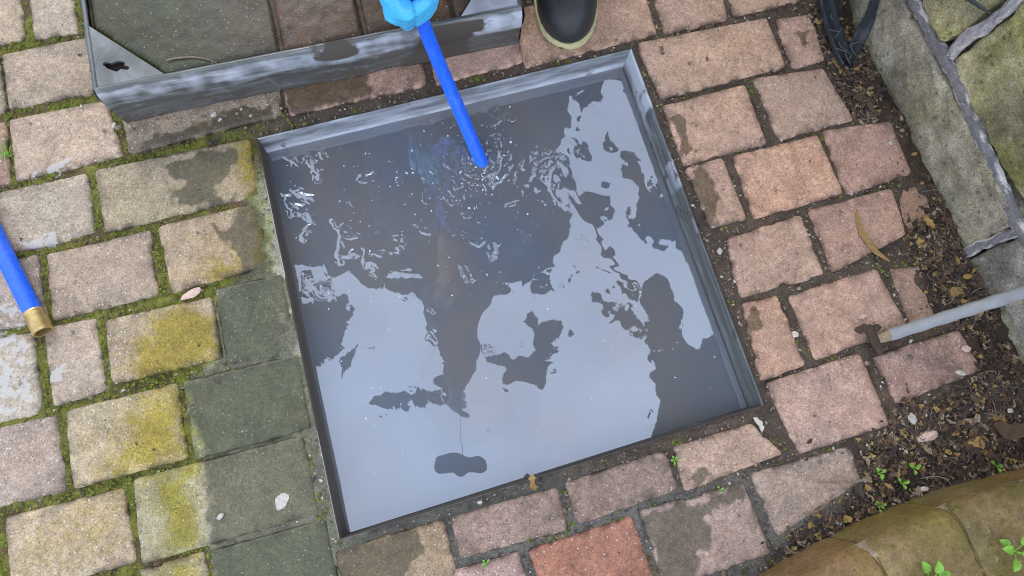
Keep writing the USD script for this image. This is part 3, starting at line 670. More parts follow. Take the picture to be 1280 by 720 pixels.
# ------------------------------------------------------------------ rods
HAND = at((520, 2), .190)
rod = thing("drain_rod", "bright blue drain rod held in the gloved hand and dipped into the water", "drain rod")
P0 = at((602, 203), ZW - .004)
rp = spline([P0 + (P0 - at((563, 112), .052)) * .3, P0, at((563, 112), .052), at((530, 32), .165), at((516, -40), .33), at((502, -130), .50)], 70)
obj("shaft", tube(rp, np.linspace(.0118, .0100, 70), 20), "blue_plastic", rod, smooth=40)
rod2 = thing("drain_rod", "blue drain rod with an open brass end lying on the mossy bricks at the left", "drain rod")
RR_ = .0136
e0, e1, e2 = at((42, 391), RR_), at((54.5, 415), RR_), at((-24, 256), RR_)
d2 = (e0 - e2) / np.linalg.norm(e0 - e2)
obj("shaft", tube(spline([e2 - d2 * .75 + [.10, .06, 0], e2 - d2 * .3 + [.015, .01, 0], e2, e0], 40), RR_, 20), "blue_plastic", rod2, smooth=40)
def ring_tube(p, q, prof, n=28):
    ax = q - p; L = np.linalg.norm(ax); ax /= L; u = np.cross(ax, [0, 0, 1.]); u /= np.linalg.norm(u); w = np.cross(ax, u)
    aa = np.arange(n) / n * 2 * np.pi
    V = np.vstack([p + ax * s_ * L + r * (np.cos(aa)[:, None] * u + np.sin(aa)[:, None] * w) for s_, r in prof]); Fs = []
    for i in range(len(prof) - 1):
        for j in range(n):
            x, y = i * n + j, i * n + (j + 1) % n; Fs += [[x, y, y + n], [x, y + n, x + n]]
    return trimesh.Trimesh(V, np.array(Fs), process=False)
t = ring_tube(e0 - d2 * .002, e1, [(r0_, r1_ * .89) for r0_, r1_ in [(0, .0148), (.0, .0163), (.06, .0169), (.10, .0169), (.12, .0164), (.86, .0166), (.88, .0172), (.98, .0172), (1, .0165), (1, .0128), (.55, .0122)]])
obj("ferrule", outward(t), "brass", rod2, smooth=35)
bo = trimesh.creation.cylinder(radius=.0112, height=.002); T = trimesh.geometry.align_vectors([0, 0, 1], d2); bo.apply_transform(T); bo.apply_translation(e0 + (e1 - e0) * .56)
obj("bore", bo, "dark_bore", rod2)

# ------------------------------------------------------------------ lifting key leaning on the wall foot
key = thing("lifting_key", "grey steel manhole lifting key with rusty tip, lying across brick and wall foot", "lifting key")
k0, k1 = at((1112, 419), .014), at((1280, 365), .118)
kd = (k1 - k0) / np.linalg.norm(k1 - k0)
over = (((np.r_[WALL0, 0] - k0)[:2] @ WN) + .013) / (kd[:2] @ WN); k2 = k0 + kd * over
kk = np.linspace(0, 1, 40)[:, None]; kp = k0 * (1 - kk) + k2 * kk; kp[:, 2] += .006 * np.sin(kk[:, 0] * 3)
obj("shaft", tube(kp, .0096 + .0005 * np.sin(kk[:, 0] * 40), 18), "key_steel", key, smooth=40)
hb = k2 - kd * .006; obj("handle", tube(spline([hb, hb + np.r_[WD * .05, 0] + [0, 0, .01], hb + np.r_[WD * .16, 0] + [0, 0, .03]], 14), .0105, 14), "key_steel", key, smooth=40)
kn = at((1097, 424), .011)
obj("neck", tube(spline([k0 + kd * .012, (k0 + kn) / 2, kn], 10), np.linspace(.0102, .007, 10), 14), "litter_tan", key, smooth=40)
head = [tube(spline([at((1072, 415), .011), at((1080, 410), .013), at((1090, 411), .013), at((1098, 408), .011)], 14), .006 + .0012 * np.sin(np.arange(14) * 1.9), 10),
        tube(spline([at((1086, 412), .012), at((1092, 424), .012), at((1101, 440), .007)], 12), np.linspace(.0075, .0062, 12), 10)]
obj("tip", cat_meshes(head), "rust", key, smooth=50)

# ------------------------------------------------------------------ folded black strap
def wall_at(p, out):
    d = ray(np.array(p, float)); t_ = ((WALL0 + WN * out) @ WN) / (d[:2] @ WN); q = d * t_; q[2] += H; return q
strap = thing("plastic_strap", "black folded plastic strap in a V at the foot of the stone wall", "strap")
def ribbon(P, w, th, seed, n=70):
    c = spline(P, n); d = np.gradient(c, axis=0); d /= np.linalg.norm(d, axis=1, keepdims=True)
    u = np.cross(d, [0, 0, 1.]); u /= np.linalg.norm(u, axis=1, keepdims=True); V = []
    aa = np.arange(16) / 16 * 2 * np.pi
    for i in range(n):
        R = 1 + .30 * (noise(np.c_[np.cos(aa) * 1.5 + 9, np.sin(aa) * 1.5 + seed, np.full(16, i * .32)], 3) - .5)
        ww = w[0] * (1 - i / n) + w[1] * i / n
        prof = np.abs(np.cos(aa)) ** .8 * np.sign(np.cos(aa))
        V.append(c[i] + np.outer(prof * ww * R, u[i]) + np.outer(np.sin(aa) * th * R * (1 + .7 * np.cos(2 * aa)), [0, 0, 1]))
    V = np.vstack(V); Fs = []
    for i in range(n - 1):
        for j in range(16):
            x, y = i * 16 + j, i * 16 + (j + 1) % 16; Fs += [[x, y, y + 16], [x, y + 16, x + 16]]
    return outward(trimesh.Trimesh(V, np.array(Fs), process=False))
obj("strap_arm", ribbon([at((1018, -60), .02), at((1034, 5), .018), at((1045, 45), .016), at((1060, 79), .012)], (.0155, .013), .008, 1), "black_plastic", strap, smooth=True)
obj("strap_arm", ribbon([wall_at((1106, -50), .016), wall_at((1093, 2), .017), wall_at((1078, 40), .018), at((1058, 78), .019)], (.0135, .012), .008, 2), "black_plastic", strap, smooth=True)
fr = []
R = np.random.default_rng(12)
for i in range(12):
    t_ = R.uniform(0, 1); b = (np.array([1034, 5]) * (1 - t_) + np.array([1060, 79]) * t_) if i % 2 else (np.array([1092, 5]) * (1 - t_) + np.array([1060, 78]) * t_)
    a_ = R.uniform(0, 6.3); l_ = R.uniform(4, 10)
    fr.append(tube(spline([at(b - np.array([math.cos(a_), math.sin(a_)]) * l_, .026), at(b + R.normal(0, 1, 2), .032), at(b + np.array([math.cos(a_ + .4), math.sin(a_ + .4)]) * l_, .024)], 6), .0008, 5))
for f_ in fr: obj("loose_fibre", f_, "strap_fibre", strap, smooth=True)

# ------------------------------------------------------------------ stone wall
wall = thing("stone_wall", "low garden wall of mossy sandstone blocks with raised grey ribbon pointing", "wall")
def wpt(s, hh, out=0.0):
    s, hh, out = np.broadcast_arrays(np.asarray(s, float), hh, out)
    return np.c_[WALL0[0] + WD[0] * s.ravel() + WN[0] * out.ravel(), WALL0[1] + WD[1] * s.ravel() + WN[1] * out.ravel(), hh.ravel()]
def wall_stone(s0, s1, h0, h1, seed, tone, alg, res=.006, jit=.006):
    R = np.random.default_rng(seed); j = lambda: R.uniform(-jit, jit)
    q = np.array([(s0 + j(), h1 + j()), (s1 + j(), h1 + j()), (s1 + j(), h0), (s0 + j(), h0)])
    t = brick_mesh(q, seed, res=res, r=.018, top=.0, rag=.005, depth=.06, rough_amp=.006, tilt=.004)
    v = np.asarray(t.vertices); n3 = np.c_[v[:, :2] * 8, np.zeros(len(v))]
    o_ = v[:, 2] + np.where(v[:, 2] > -.02, (fbm(n3, 3, seed) - .5) * .022 + (fbm(n3 * 4, 4, seed + 1) - .5) * .007, 0)
    w = wpt(v[:, 0], v[:, 1], o_)
    st = np.zeros((len(v), 3)); g = fbm(n3 * 1.6, 4, seed + 3)
    st[:, 1] = np.clip(alg + (g - .5) * 1.3, 0, 1); st[:, 2] = np.clip((fbm(n3 * 2.2 + 4, 4, seed + 5) - .52) * 1.6, 0, .4)
    st[:, 1] = np.maximum(st[:, 1], .5 * sstep(v[:, 1], .04, .0) )
    dk = (.62 + .5 * sstep(fbm(n3 * .9 + 2, 4, seed + 7), .35, .62))[:, None] * (.62 + .76 * fbm(n3 * 5, 4, 2))[:, None]
    obj("stone", trimesh.Trimesh(w, t.faces, process=False), "wall_stone", wall, smooth=True, prim={"tone": np.tile(tone, (len(v), 1)) * dk, "stain": st})
LOW, UP = (.275, .262, .205), (.34, .325, .20)
wall_stone(-.34, .388, -.06, .122, 601, LOW, .18, .005)
wall_stone(.408, .95, -.06, .108, 602, (.29, .275, .235), .12, .005)
wall_stone(-.40, .100, .146, .335, 603, UP, .42, .005)
wall_stone(.124, .66, .142, .335, 604, UP, .50, .005)
for i, (a0, a1, b0, b1) in enumerate(((-.95, -.36, -.06, .122), (.97, 1.5, -.06, .11), (-.95, -.42, .146, .335), (.68, 1.5, .142, .335), (-.95, -.2, .36, .55), (-.18, .35, .36, .55), (.37, .9, .36, .55), (.92, 1.5, .36, .55))):
    wall_stone(a0, a1, b0, b1, 610 + i, UP if i % 2 else LOW, .4, .016)
for i, (a0, a1) in enumerate(((-.97, -.3), (-.285, .4), (.415, 1.05), (1.065, 1.52))):      # coping
    c = trimesh.creation.box([a1 - a0, .36, .07]); v = np.asarray(trimesh.remesh.subdivide_to_size(c.vertices, c.faces, .05)[0]); v, f_ = trimesh.remesh.subdivide_to_size(c.vertices, c.faces, .05)
    v = v + (fbm(v * 12, 3, i)[:, None] - .5) * .012; w = wpt(v[:, 0] + (a0 + a1) / 2, v[:, 2] + .60, v[:, 1] - .14)
    obj("coping_stone", trimesh.Trimesh(w, f_, process=False), "wall_stone", wall, prim={"tone": np.tile(UP, (len(w), 1)), "stain": np.tile((0, .4, 0), (len(w), 1))})
c = trimesh.creation.box([2.48, .26, .66]); w = wpt(c.vertices[:, 0] + .27, c.vertices[:, 2] + .22, c.vertices[:, 1] - .165)
obj("wall_core", trimesh.Trimesh(w, c.faces, process=False), "wall_mortar", wall, prim={"tone": np.tile((.2, .19, .17), (8, 1)), "stain": np.zeros((8, 3))})
def pointing(P, wd, seed, light=.5):
    P = np.asarray(P, float); n = max(20, int(np.linalg.norm(np.diff(P, axis=0), axis=1).sum() / .006))
    ss = np.r_[0, np.cumsum(np.linalg.norm(np.diff(P, axis=0), axis=1))]; from_ = np.linspace(0, ss[-1], n)
    from scipy.interpolate import PchipInterpolator
    c = PchipInterpolator(ss, P)(from_); d = np.gradient(c, axis=0); d /= np.linalg.norm(d, axis=1, keepdims=True); nn = np.c_[-d[:, 1], d[:, 0]]
    prof = [(-1.15, -.012), (-1, .001), (-.9, .0075), (-.55, .0105), (-.2, .011), (.2, .011), (.55, .0105), (.9, .0075), (1, .001), (1.15, -.012)]
    V, tn = [], []
    for e, o_ in prof:
        wob = (fbm(np.c_[from_ * 40, np.full(n, np.sign(e) * 3), np.full(n, seed)], 3, seed) - .5) * .009
        b = fbm(np.c_[from_ * 60, np.full(n, e * 3.), np.full(n, seed)], 3, seed + 4)
        cc = c + nn * (e * wd / 2 + np.sign(e) * wob * (abs(e) > .5))[:, None]
        V.append(wpt(cc[:, 0], cc[:, 1], o_ * .30 + (b - .5) * .006 + (fbm(np.c_[from_ * 170, np.full(n, e * 9.), np.full(n, seed)], 2, seed + 6) - .5) * .004))
        tn.append(np.where(((abs(e) > .7) & (b > .50) | (b > .82))[:, None], np.array([.46, .45, .43]), np.array([.150, .152, .160]) * (1 + light * .6)) * (.85 + .4 * b[:, None]))
    t = trimesh.Trimesh(np.vstack(V), grid_faces(len(prof), n), process=False)
    if (t.face_normals[:, :2] @ WN).mean() < 0: t.invert()
    obj("pointing", t, "wall_mortar", wall, smooth=True, prim={"tone": np.vstack(tn), "stain": np.zeros((len(t.vertices), 3))})
pointing([(-.95, .134), (-.3, .134), (0, .134), (.073, .134), (.144, .141), (.217, .131), (.31, .123), (.397, .118), (.7, .122), (1.5, .124)], .0205, 5, .25)
pointing([(.112, .150), (.108, .175), (.113, .25), (.112, .345)], .0165, 6, 1.6)
pointing([(.398, -.02), (.397, .02), (.399, .11)], .014, 7, .5)
pointing([(-.95, .348), (0, .346), (.5, .35), (1.5, .346)], .024, 8, .5)
for s_, a_, b_ in ((-.35, 0, .125), (.96, 0, .11), (-.41, .145, .34), (.67, .14, .34), (-.19, .36, .56), (.36, .36, .56), (.91, .36, .56)): pointing([(s_, a_), (s_ + .004, (a_ + b_) / 2), (s_, b_)], .02, 9, .6)
# dark pointed leaf hanging down over the wall
spk = thing("pointed_leaf_plant", "dark strap leaf with pointed tip hanging over the stone wall", "plant")
T0 = wall_at((1241, 19), .022)
def blade(P, w, n=40):
    c = spline(P, n); d = np.gradient(c, axis=0); u = np.cross(d, np.r_[WN, 0.3]); u /= np.linalg.norm(u, axis=1, keepdims=True); v_ = np.cross(u, d); v_ /= np.linalg.norm(v_, axis=1, keepdims=True)
    k_ = np.linspace(0, 1, n); ww = (w * np.minimum(1, (k_ / .22)) ** .75 + .0006)[:, None]
    V = np.vstack([c - u * ww, c + v_ * ww * .35, c + u * ww, c - v_ * ww * .1])
    return trimesh.Trimesh(V, np.array([[a_ * n + i, a_ * n + i + 1, ((a_ + 1) % 4) * n + i + 1] for a_ in range(4) for i in range(n - 1)] + [[a_ * n + i, ((a_ + 1) % 4) * n + i + 1, ((a_ + 1) % 4) * n + i] for a_ in range(4) for i in range(n - 1)]), process=False)
top_ = wpt(-.05, .66, -.1)[0]
obj("leaf", outward(blade([T0, wall_at((1206, -5), .05), wall_at((1150, -60), .09), wpt(-.02, .62, .06)[0], top_], .0085)), "blade_dark", spk, smooth=50)
for i in range(5):
    e = wpt(-.05 + .12 * math.cos(i * 1.3) - .1, .95 - .05 * i, -.2 + .1 * math.sin(i * 1.9))[0]
    obj("leaf", outward(blade([e, (e + top_) / 2 + [0, 0, .08], top_], .009)), "blade_dark", spk, smooth=50)

# ------------------------------------------------------------------ curved bed edging of bullnose bricks
BC, BRAD, BTOP = np.array([1.342, -1.066]), 1.339, .118
edging = thing("bed_edging", "curved raised bed edge of olive mossy bullnose bricks in the near right corner", "edging")
def edge_brick(a0, a1, seed, tone):
    L = BRAD * (a1 - a0); n, m = 44, 56
    A_, D_ = np.meshgrid(np.linspace(0, 1, n), np.r_[np.linspace(0, .05, 26)[:-1], np.linspace(.05, .215, 31)], indexing="ij"); m = A_.shape[1]
    A_, D_ = A_.ravel(), D_.ravel(); rr = .036
    te = np.minimum(A_, 1 - A_) * L
    zz = BTOP - np.where(D_ < rr, rr - np.sqrt(np.maximum(rr ** 2 - (rr - D_) ** 2, 0)), 0)
    bev = np.clip(1 - te / .016, 0, 1) ** 2
    zz -= bev * .0018
    zz += (fbm(np.c_[A_ * L * 22 + seed, D_ * 22, np.zeros(len(A_))], 3, seed) - .5) * .003 * sstep(D_, 0, .03) + (fbm(np.c_[A_ * L * 110 + seed, D_ * 110, np.zeros(len(A_))], 3, seed) - .5) * .0026
    rad = BRAD - D_ - bev * .002 * np.clip(1 - D_ / .04, 0, 1); an = a0 + A_ * (a1 - a0)
    V = np.c_[BC[0] + rad * np.cos(an), BC[1] + rad * np.sin(an), zz]
    # skirt all round
    idx = np.arange(n * m).reshape(n, m); ring = np.r_[idx[0], idx[1:, -1], idx[-1, -2::-1], idx[-2:0:-1, 0]]
    sk = V[ring].copy(); sk[:, 2] = -.03; c0 = len(V); K_ = len(ring); i = np.arange(K_); j = (i + 1) % K_
    Fs = np.vstack([grid_faces(n, m), np.stack([ring[i], c0 + i, c0 + j], 1)[:, ::-1], np.stack([ring[i], c0 + j, ring[j]], 1)[:, ::-1]])
    t = trimesh.Trimesh(np.vstack([V, sk]), Fs, process=False)
    if t.face_normals[:(n - 1) * (m - 1)][:, 2].mean() < 0: t.invert()
    v = np.asarray(t.vertices); g = fbm(np.c_[v[:, :2] * 11, np.zeros(len(v))], 4, 77)
    st = np.zeros((len(v), 3)); st[:, 1] = np.clip(.74 + (g - .5) * 1.2, 0, 1.1); st[:, 0] = np.clip(.25 + (fbm(v * 20, 3, 8) - .5) * .6, 0, .6)
    obj("brick", t, "pot_clay", edging, smooth=True, prim={"tone": np.tile(tone, (len(v), 1)), "stain": st})
ang = lambda p, z: math.atan2(*(at(p, z)[:2] - BC)[::-1])
J0, J1 = ang((1100, 703), BTOP), ang((1204, 657), BTOP); step = J0 - J1
for k in range(-6, 9):
    a1 = J0 - k * step
    edge_brick(a1 - step + .0009, a1 - .0009, 800 + k, [(.30, .20, .13), (.26, .18, .12), (.33, .19, .13)][k % 3])
an, rd = np.meshgrid(np.linspace(J0 - 9 * step, J0 + 6 * step, 260), np.linspace(BRAD - .001, BRAD - .216, 60), indexing="ij")
V = np.c_[BC[0] + rd.ravel() * np.cos(an.ravel()), BC[1] + rd.ravel() * np.sin(an.ravel()), np.zeros(an.size)]
dd = BRAD - rd.ravel(); V[:, 2] = BTOP - .0032 - np.where(dd < .036, .036 - np.sqrt(np.maximum(.036 ** 2 - (.036 - dd) ** 2, 0)), 0) + (fbm(V * [60, 60, 0], 3, 9) - .5) * .008
t = trimesh.Trimesh(V, grid_faces(260, 60), process=False)
if t.face_normals[0, 2] < 0: t.invert()
obj("mortar", t, "wall_mortar", edging, smooth=True, prim={"tone": np.array((.24, .195, .135)) * (.45 + 1.1 * fbm(np.c_[V[:, :2] * 40, np.zeros(len(V))], 3, 15))[:, None], "stain": np.tile((.2, 0, 0), (len(V), 1))})
an, rd = np.meshgrid(np.linspace(J0 - 9 * step, J0 + 6 * step, 120), np.linspace(BRAD - .20, .3, 60), indexing="ij")
V = np.c_[BC[0] + rd.ravel() * np.cos(an.ravel()), BC[1] + rd.ravel() * np.sin(an.ravel()), np.zeros(an.size)]; V[:, 2] = BTOP - .03 + (fbm(V * [14, 14, 0], 4, 9) - .5) * .04
t = trimesh.Trimesh(V, grid_faces(120, 60), process=False)
if t.face_normals[0, 2] < 0: t.invert()
obj("bed_soil", t, "joint_fill", None, smooth=True, prim={"tone": np.tile((.06, .045, .032), (len(V), 1)), "stain": np.zeros((len(V), 3))}, kind="structure")

# ------------------------------------------------------------------ litter, grit, moss
def look(name): return f"/World/Looks/{name}"
def instancer(name, protos, P, idx, quat, scale, label=None, cat=None, parent=None):
    p = path_of(name, parent); pi = UsdGeom.PointInstancer.Define(stage, p)
    paths = []
    for i, (mesh, m) in enumerate(protos):
        q = f"{p}/kinds/{name}_{i:03d}" if i else f"{p}/kinds/{name}"
        usdkit.mesh(stage, q, mesh, look(m), 40); paths.append(Sdf.Path(q))
    pi.CreatePrototypesRel().SetTargets(paths)
    pi.CreatePositionsAttr(Vt.Vec3fArray.FromNumpy(np.asarray(P, np.float32)))
    pi.CreateProtoIndicesAttr(Vt.IntArray.FromNumpy(np.asarray(idx, np.int32)))
    pi.CreateOrientationsAttr(Vt.QuathArray([Gf.Quath(float(a), float(b), float(c), float(d)) for a, b, c, d in quat]))
    sc = np.asarray(scale, np.float32); sc = np.repeat(sc[:, None], 3, 1) if sc.ndim == 1 else sc
    pi.CreateScalesAttr(Vt.Vec3fArray.FromNumpy(sc))
    return tag(p, label, cat, None, "stuff")
def quats(R, n, tilt):
    yaw = R.uniform(0, 2 * np.pi, n); ax = R.uniform(0, 2 * np.pi, n); t_ = np.abs(R.normal(0, tilt, n))
    a = np.c_[np.cos(t_ / 2), np.sin(t_ / 2) * np.cos(ax), np.sin(t_ / 2) * np.sin(ax), np.zeros(n)]
    b = np.c_[np.cos(yaw / 2), np.zeros(n), np.zeros(n), np.sin(yaw / 2)]
    w = a[:, 0] * b[:, 0] - a[:, 3] * b[:, 3]
    return np.c_[w, a[:, 1] * b[:, 0] + a[:, 2] * b[:, 3], a[:, 2] * b[:, 0] - a[:, 1] * b[:, 3], a[:, 0] * b[:, 3] + a[:, 3] * b[:, 0]]
def flake(seed, l=1.0, w=.55, curl=.25, n=7):
    """a curled fragment of dead leaf, unit length"""
    R = np.random.default_rng(seed); t_ = np.linspace(-.5, .5, n)
    ww = w / 2 * np.sqrt(np.maximum(1 - (2 * np.abs(t_)) ** 2.2, .02)) * (1 + R.normal(0, .18, n)); bend = R.uniform(-.2, .2)
    up = curl * (t_ ** 2) * R.uniform(-2, 2); rows = []
    for e, lift in ((-1, curl * .5), (0, 0), (1, curl * .45)): rows.append(np.c_[t_ * l, bend * t_ ** 2 * 4 + e * ww * (1 + R.normal(0, .12, n)), up + lift * ww * 2 + R.normal(0, .02, n)])
    top = np.vstack(rows); bot = top - [0, 0, .05]; Fs = grid_faces(3, n); N0 = len(top)
    ring = np.r_[np.arange(n), [2 * n - 1], np.arange(3 * n - 1, 2 * n - 1, -1), [n]]
    i = np.arange(len(ring)); j = (i + 1) % len(ring)
    side = np.vstack([np.stack([ring[i], N0 + ring[i], N0 + ring[j]], 1), np.stack([ring[i], N0 + ring[j], ring[j]], 1)])
    return trimesh.Trimesh(np.vstack([top, bot]), np.vstack([Fs, Fs[:, ::-1] + N0, side]), process=False)
def pebble(seed, flat=.6, sub=1):
    s_ = trimesh.creation.icosphere(sub, .5); R = np.random.default_rng(seed); v = np.asarray(s_.vertices)
    v = v * (1 + (noise(v * 3 + seed * 7, seed)[:, None] - .5) * .8) * [1, R.uniform(.6, .95), flat]; return trimesh.Trimesh(v, s_.faces, process=False)
def twig(seed, l=1.0, r=.018):
    R = np.random.default_rng(seed); P = np.cumsum(np.c_[np.full(6, l / 6), R.normal(0, .05, 6), R.normal(0, .03, 6)], 0); return tube(spline(P - P.mean(0), 10), np.linspace(r, r * .5, 10), 5)
def hsurf(xy):
    i = np.clip(((xy[:, 0] - GX0) / GR).astype(int), 0, len(gx) - 1); j = np.clip(((xy[:, 1] - GY0) / GR).astype(int), 0, len(gy) - 1)
    return z.reshape(len(gx), len(gy))[i, j]
z = z
bricks_u = unary_union(BRICK_POLYS)
prep = shapely.prepare(bricks_u)
R = np.random.default_rng(21)
def visible(xy, m=25):
    q = proj(np.c_[xy, np.zeros(len(xy))]); return (q[:, 0] > -m) & (q[:, 0] < 1280 + m) & (q[:, 1] > -m) & (q[:, 1] < 720 + m)
cover_poly = Polygon(np.array(K)); edge_disc = Point(*BC).buffer(BRAD - .01, 128)
def ok(xy): return visible(xy) & ((xy - WALL0) @ WN > .006) & ~shapely.contains_xy(FRAME.buffer(.003), xy[:, 0], xy[:, 1]) & ~shapely.contains_xy(edge_disc, xy[:, 0], xy[:, 1]) & ~shapely.contains_xy(cover_poly, xy[:, 0], xy[:, 1])
def sample(n, lo=(-1, -.4), hi=(.95, 1.15)): 
    xy = np.c_[R.uniform(lo[0], hi[0], n), R.uniform(lo[1], hi[1], n)]; return xy[ok(xy)]
# leaf litter and chips on the soil strip
xy = sample(200000, (.25, -.35), (.95, 1.1)); d = sdist(xy, SOIL); onb = shapely.contains_xy(bricks_u, xy[:, 0], xy[:, 1])
qx = proj(np.c_[xy, np.zeros(len(xy))])
clump = fbm(np.c_[xy * 14, np.zeros(len(xy))], 3, 9)
dens = np.where(d > 0, np.where(qx[:, 1] < 560, .75, .30), np.exp(d / .012) * .28) * np.where(onb, .22, 1) * sstep(clump, .28, .55)
xy = xy[R.uniform(size=len(xy)) < dens][:20000]
n = len(xy); kinds = [(flake(1, w=.6), "litter_brown"), (flake(2, w=.42), "litter_brown"), (flake(3, w=.6, curl=.4), "litter_dark"), (flake(4, w=.35), "litter_dark"), (flake(5, w=.65), "litter_ochre"),
                      (flake(6, w=.4, curl=.1), "litter_tan"), (flake(7, w=.5), "litter_tan"), (pebble(3, .7), "grit_pale"), (pebble(4, .5), "litter_pale"), (twig(5), "twig"), (twig(6), "litter_dark"), (flake(8, w=.5), "litter_ochre")]
idx = R.choice(len(kinds), n, p=[.165, .145, .14, .125, .045, .060, .050, .006, .006, .105, .13, .023])
sc = np.exp(R.normal(math.log(.0063), .45, n)); sc = np.where(np.isin(idx, (7, 8)), sc * .55, sc); sc = np.where(np.isin(idx, (9, 10)), sc * 2.3, sc)
zz = np.where(shapely.contains_xy(bricks_u, xy[:, 0], xy[:, 1]), .001, hsurf(xy)) + sc * .12 + R.uniform(0, .005, n) * (sdist(xy, SOIL) > 0)
instancer("leaf_litter", kinds, np.c_[xy, zz], idx, quats(R, n, .38), sc, "brown leaf litter and wood chips along the wall foot", "leaf litter")
# grit and crumbs in the joints everywhere, and scattered over the bricks
xy = sample(60000); inb = shapely.contains_xy(bricks_u, xy[:, 0], xy[:, 1]); so = shapely.contains_xy(SOIL, xy[:, 0], xy[:, 1])
lx = proj(np.c_[xy, np.zeros(len(xy))]); lf = sstep(lx[:, 0], 420, 250)
keep_ = R.uniform(size=len(xy)) < np.where(inb, .012 + .010 * (lx[:, 0] > 600), np.where(so, .02, .85 - .66 * lf))
xy = xy[keep_]; n = len(xy); lf = lf[keep_]; inb = inb[keep_]
kinds = [(pebble(11), "grit_pale"), (pebble(12), "grit_brown"), (pebble(13), "grit_brown"), (flake(14), "litter_dark"), (pebble(15, .5), "litter_tan"), (twig(16), "litter_dark"), (flake(17), "litter_brown")]
idx = np.where(inb, R.choice(7, n, p=[.12, .2, .2, .16, .12, .1, .1]), R.choice(7, n, p=[.06, .22, .16, .24, .08, .10, .14]))
sc = np.exp(R.normal(math.log(.0036), .35, n)); sc = np.where(idx == 5, sc * 2.2, sc)
ex = at(np.array([(132 + 9.6 * i + R.uniform(-3, 3), 163 - 1.3 * i + R.uniform(-5, 7)) for i in range(24)]), 0)[:, :2]   # broken mortar under the lifted cover
xy = np.vstack([xy, ex]); idx = np.r_[idx, R.choice([0, 1, 4, 2], len(ex))]; sc = np.r_[sc, R.lognormal(math.log(.006), .4, len(ex))]; inb = np.r_[inb, np.ones(len(ex), bool)]; n = len(xy)
zz = np.where(inb, .0005, hsurf(xy)) + sc * .2
instancer("grit", kinds, np.c_[xy, zz], idx, quats(R, n, .5), sc, "grit and crumbs lying in the joints between bricks", "grit")
# moss in the joints at the left, sparse green between the others
xy = sample(120000); inb = shapely.contains_xy(bricks_u.buffer(-.0012), xy[:, 0], xy[:, 1]); so = shapely.contains_xy(SOIL, xy[:, 0], xy[:, 1])
lx = proj(np.c_[xy, np.zeros(len(xy))]); lf = sstep(lx[:, 0], 330, 215); cl = fbm(np.c_[xy * 22, np.zeros(len(xy))], 3, 41); cl2 = fbm(np.c_[xy * 30 + 5, np.zeros(len(xy))], 3, 47)
wd_ = shapely.contains_xy(WET_DARK, xy[:, 0], xy[:, 1])
dens = np.where(inb | so, 0, lf * np.where(wd_, .05, 1) * sstep(cl, .30, .48) * .95 + (1 - lf) * sstep(cl2, .56, .66) * .30)
xy = xy[R.uniform(size=len(xy)) < dens][:14000]; n = len(xy)
def tuft(seed):
    R_ = np.random.default_rng(seed); ms = [pebble(seed, .8)]
    for i in range(9):
        a_, r_ = R_.uniform(0, 6.3), R_.uniform(.1, .45); b = np.array([math.cos(a_) * r_, math.sin(a_) * r_, .1]); t_ = b * [1.5, 1.5, 1] + [0, 0, R_.uniform(.25, .55)]
        w_ = np.array([-math.sin(a_), math.cos(a_), 0]) * .09
        ms.append(trimesh.Trimesh([b - w_, b + w_, t_, b * .8 + [0, 0, .1]], [[0, 1, 2], [1, 3, 2], [3, 0, 2]], process=False))
    return cat_meshes(ms)
kinds = [(tuft(31), "moss_a"), (tuft(32), "moss_b"), (tuft(33), "moss_c"), (tuft(34), "moss_a")]
idx = np.where(fbm(np.c_[xy * 12 + 3, np.zeros(n)], 2, 3) + R.normal(0, .07, n) > .52, R.choice([2, 1], n), R.choice([0, 1, 3], n))
sc = R.uniform(.0030, .0068, n)
instancer("joint_moss", kinds, np.c_[xy, hsurf(xy) + .0004], idx, quats(R, n, .35), sc, "green moss filling the joints of the left-hand bricks", "moss")

# foam flecks and bubbles on the water
simple("foam", (0.62, 0.65, 0.68), 0.25, var=0.2, scale=300)
R2 = np.random.default_rng(41); fp = []
for i in range(240):
    a_, r_ = R2.uniform(0, 6.283), abs(R2.normal(0, .075)) + .006
    fp.append((ROD_IN[0] + r_ * math.cos(a_) - .03 * (r_ > .05), ROD_IN[1] + r_ * math.sin(a_) - .02, R2.lognormal(math.log(.0013), .55)))
for i in range(110):
    p = at((R2.uniform(350, 700), R2.uniform(185, 370)), ZW); fp.append((p[0], p[1], R2.lognormal(math.log(.0013), .4)))
for i in range(60):
    p = at((R2.uniform(400, 900), R2.uniform(360, 620)), ZW); fp.append((p[0], p[1], R2.lognormal(math.log(.0014), .5)))
fp = np.array(fp); fp = fp[shapely.contains_xy(Polygon(WQ).buffer(-.01), fp[:, 0], fp[:, 1])]
dm = trimesh.creation.icosphere(2, .5); dm.apply_scale([1, 1, .5]); el = dm.copy(); el.apply_scale([1.9, .7, .8]); cr = pebble(88, .4)
instancer("foam_flecks", [(dm, "foam"), (el, "foam"), (cr, "foam")], np.c_[fp[:, :2], np.full(len(fp), ZW + .0003)], R2.integers(0, 3, len(fp)), quats(R2, len(fp), .1), fp[:, 2], "tiny foam flecks and bubbles on the grey water round the rod", "foam")

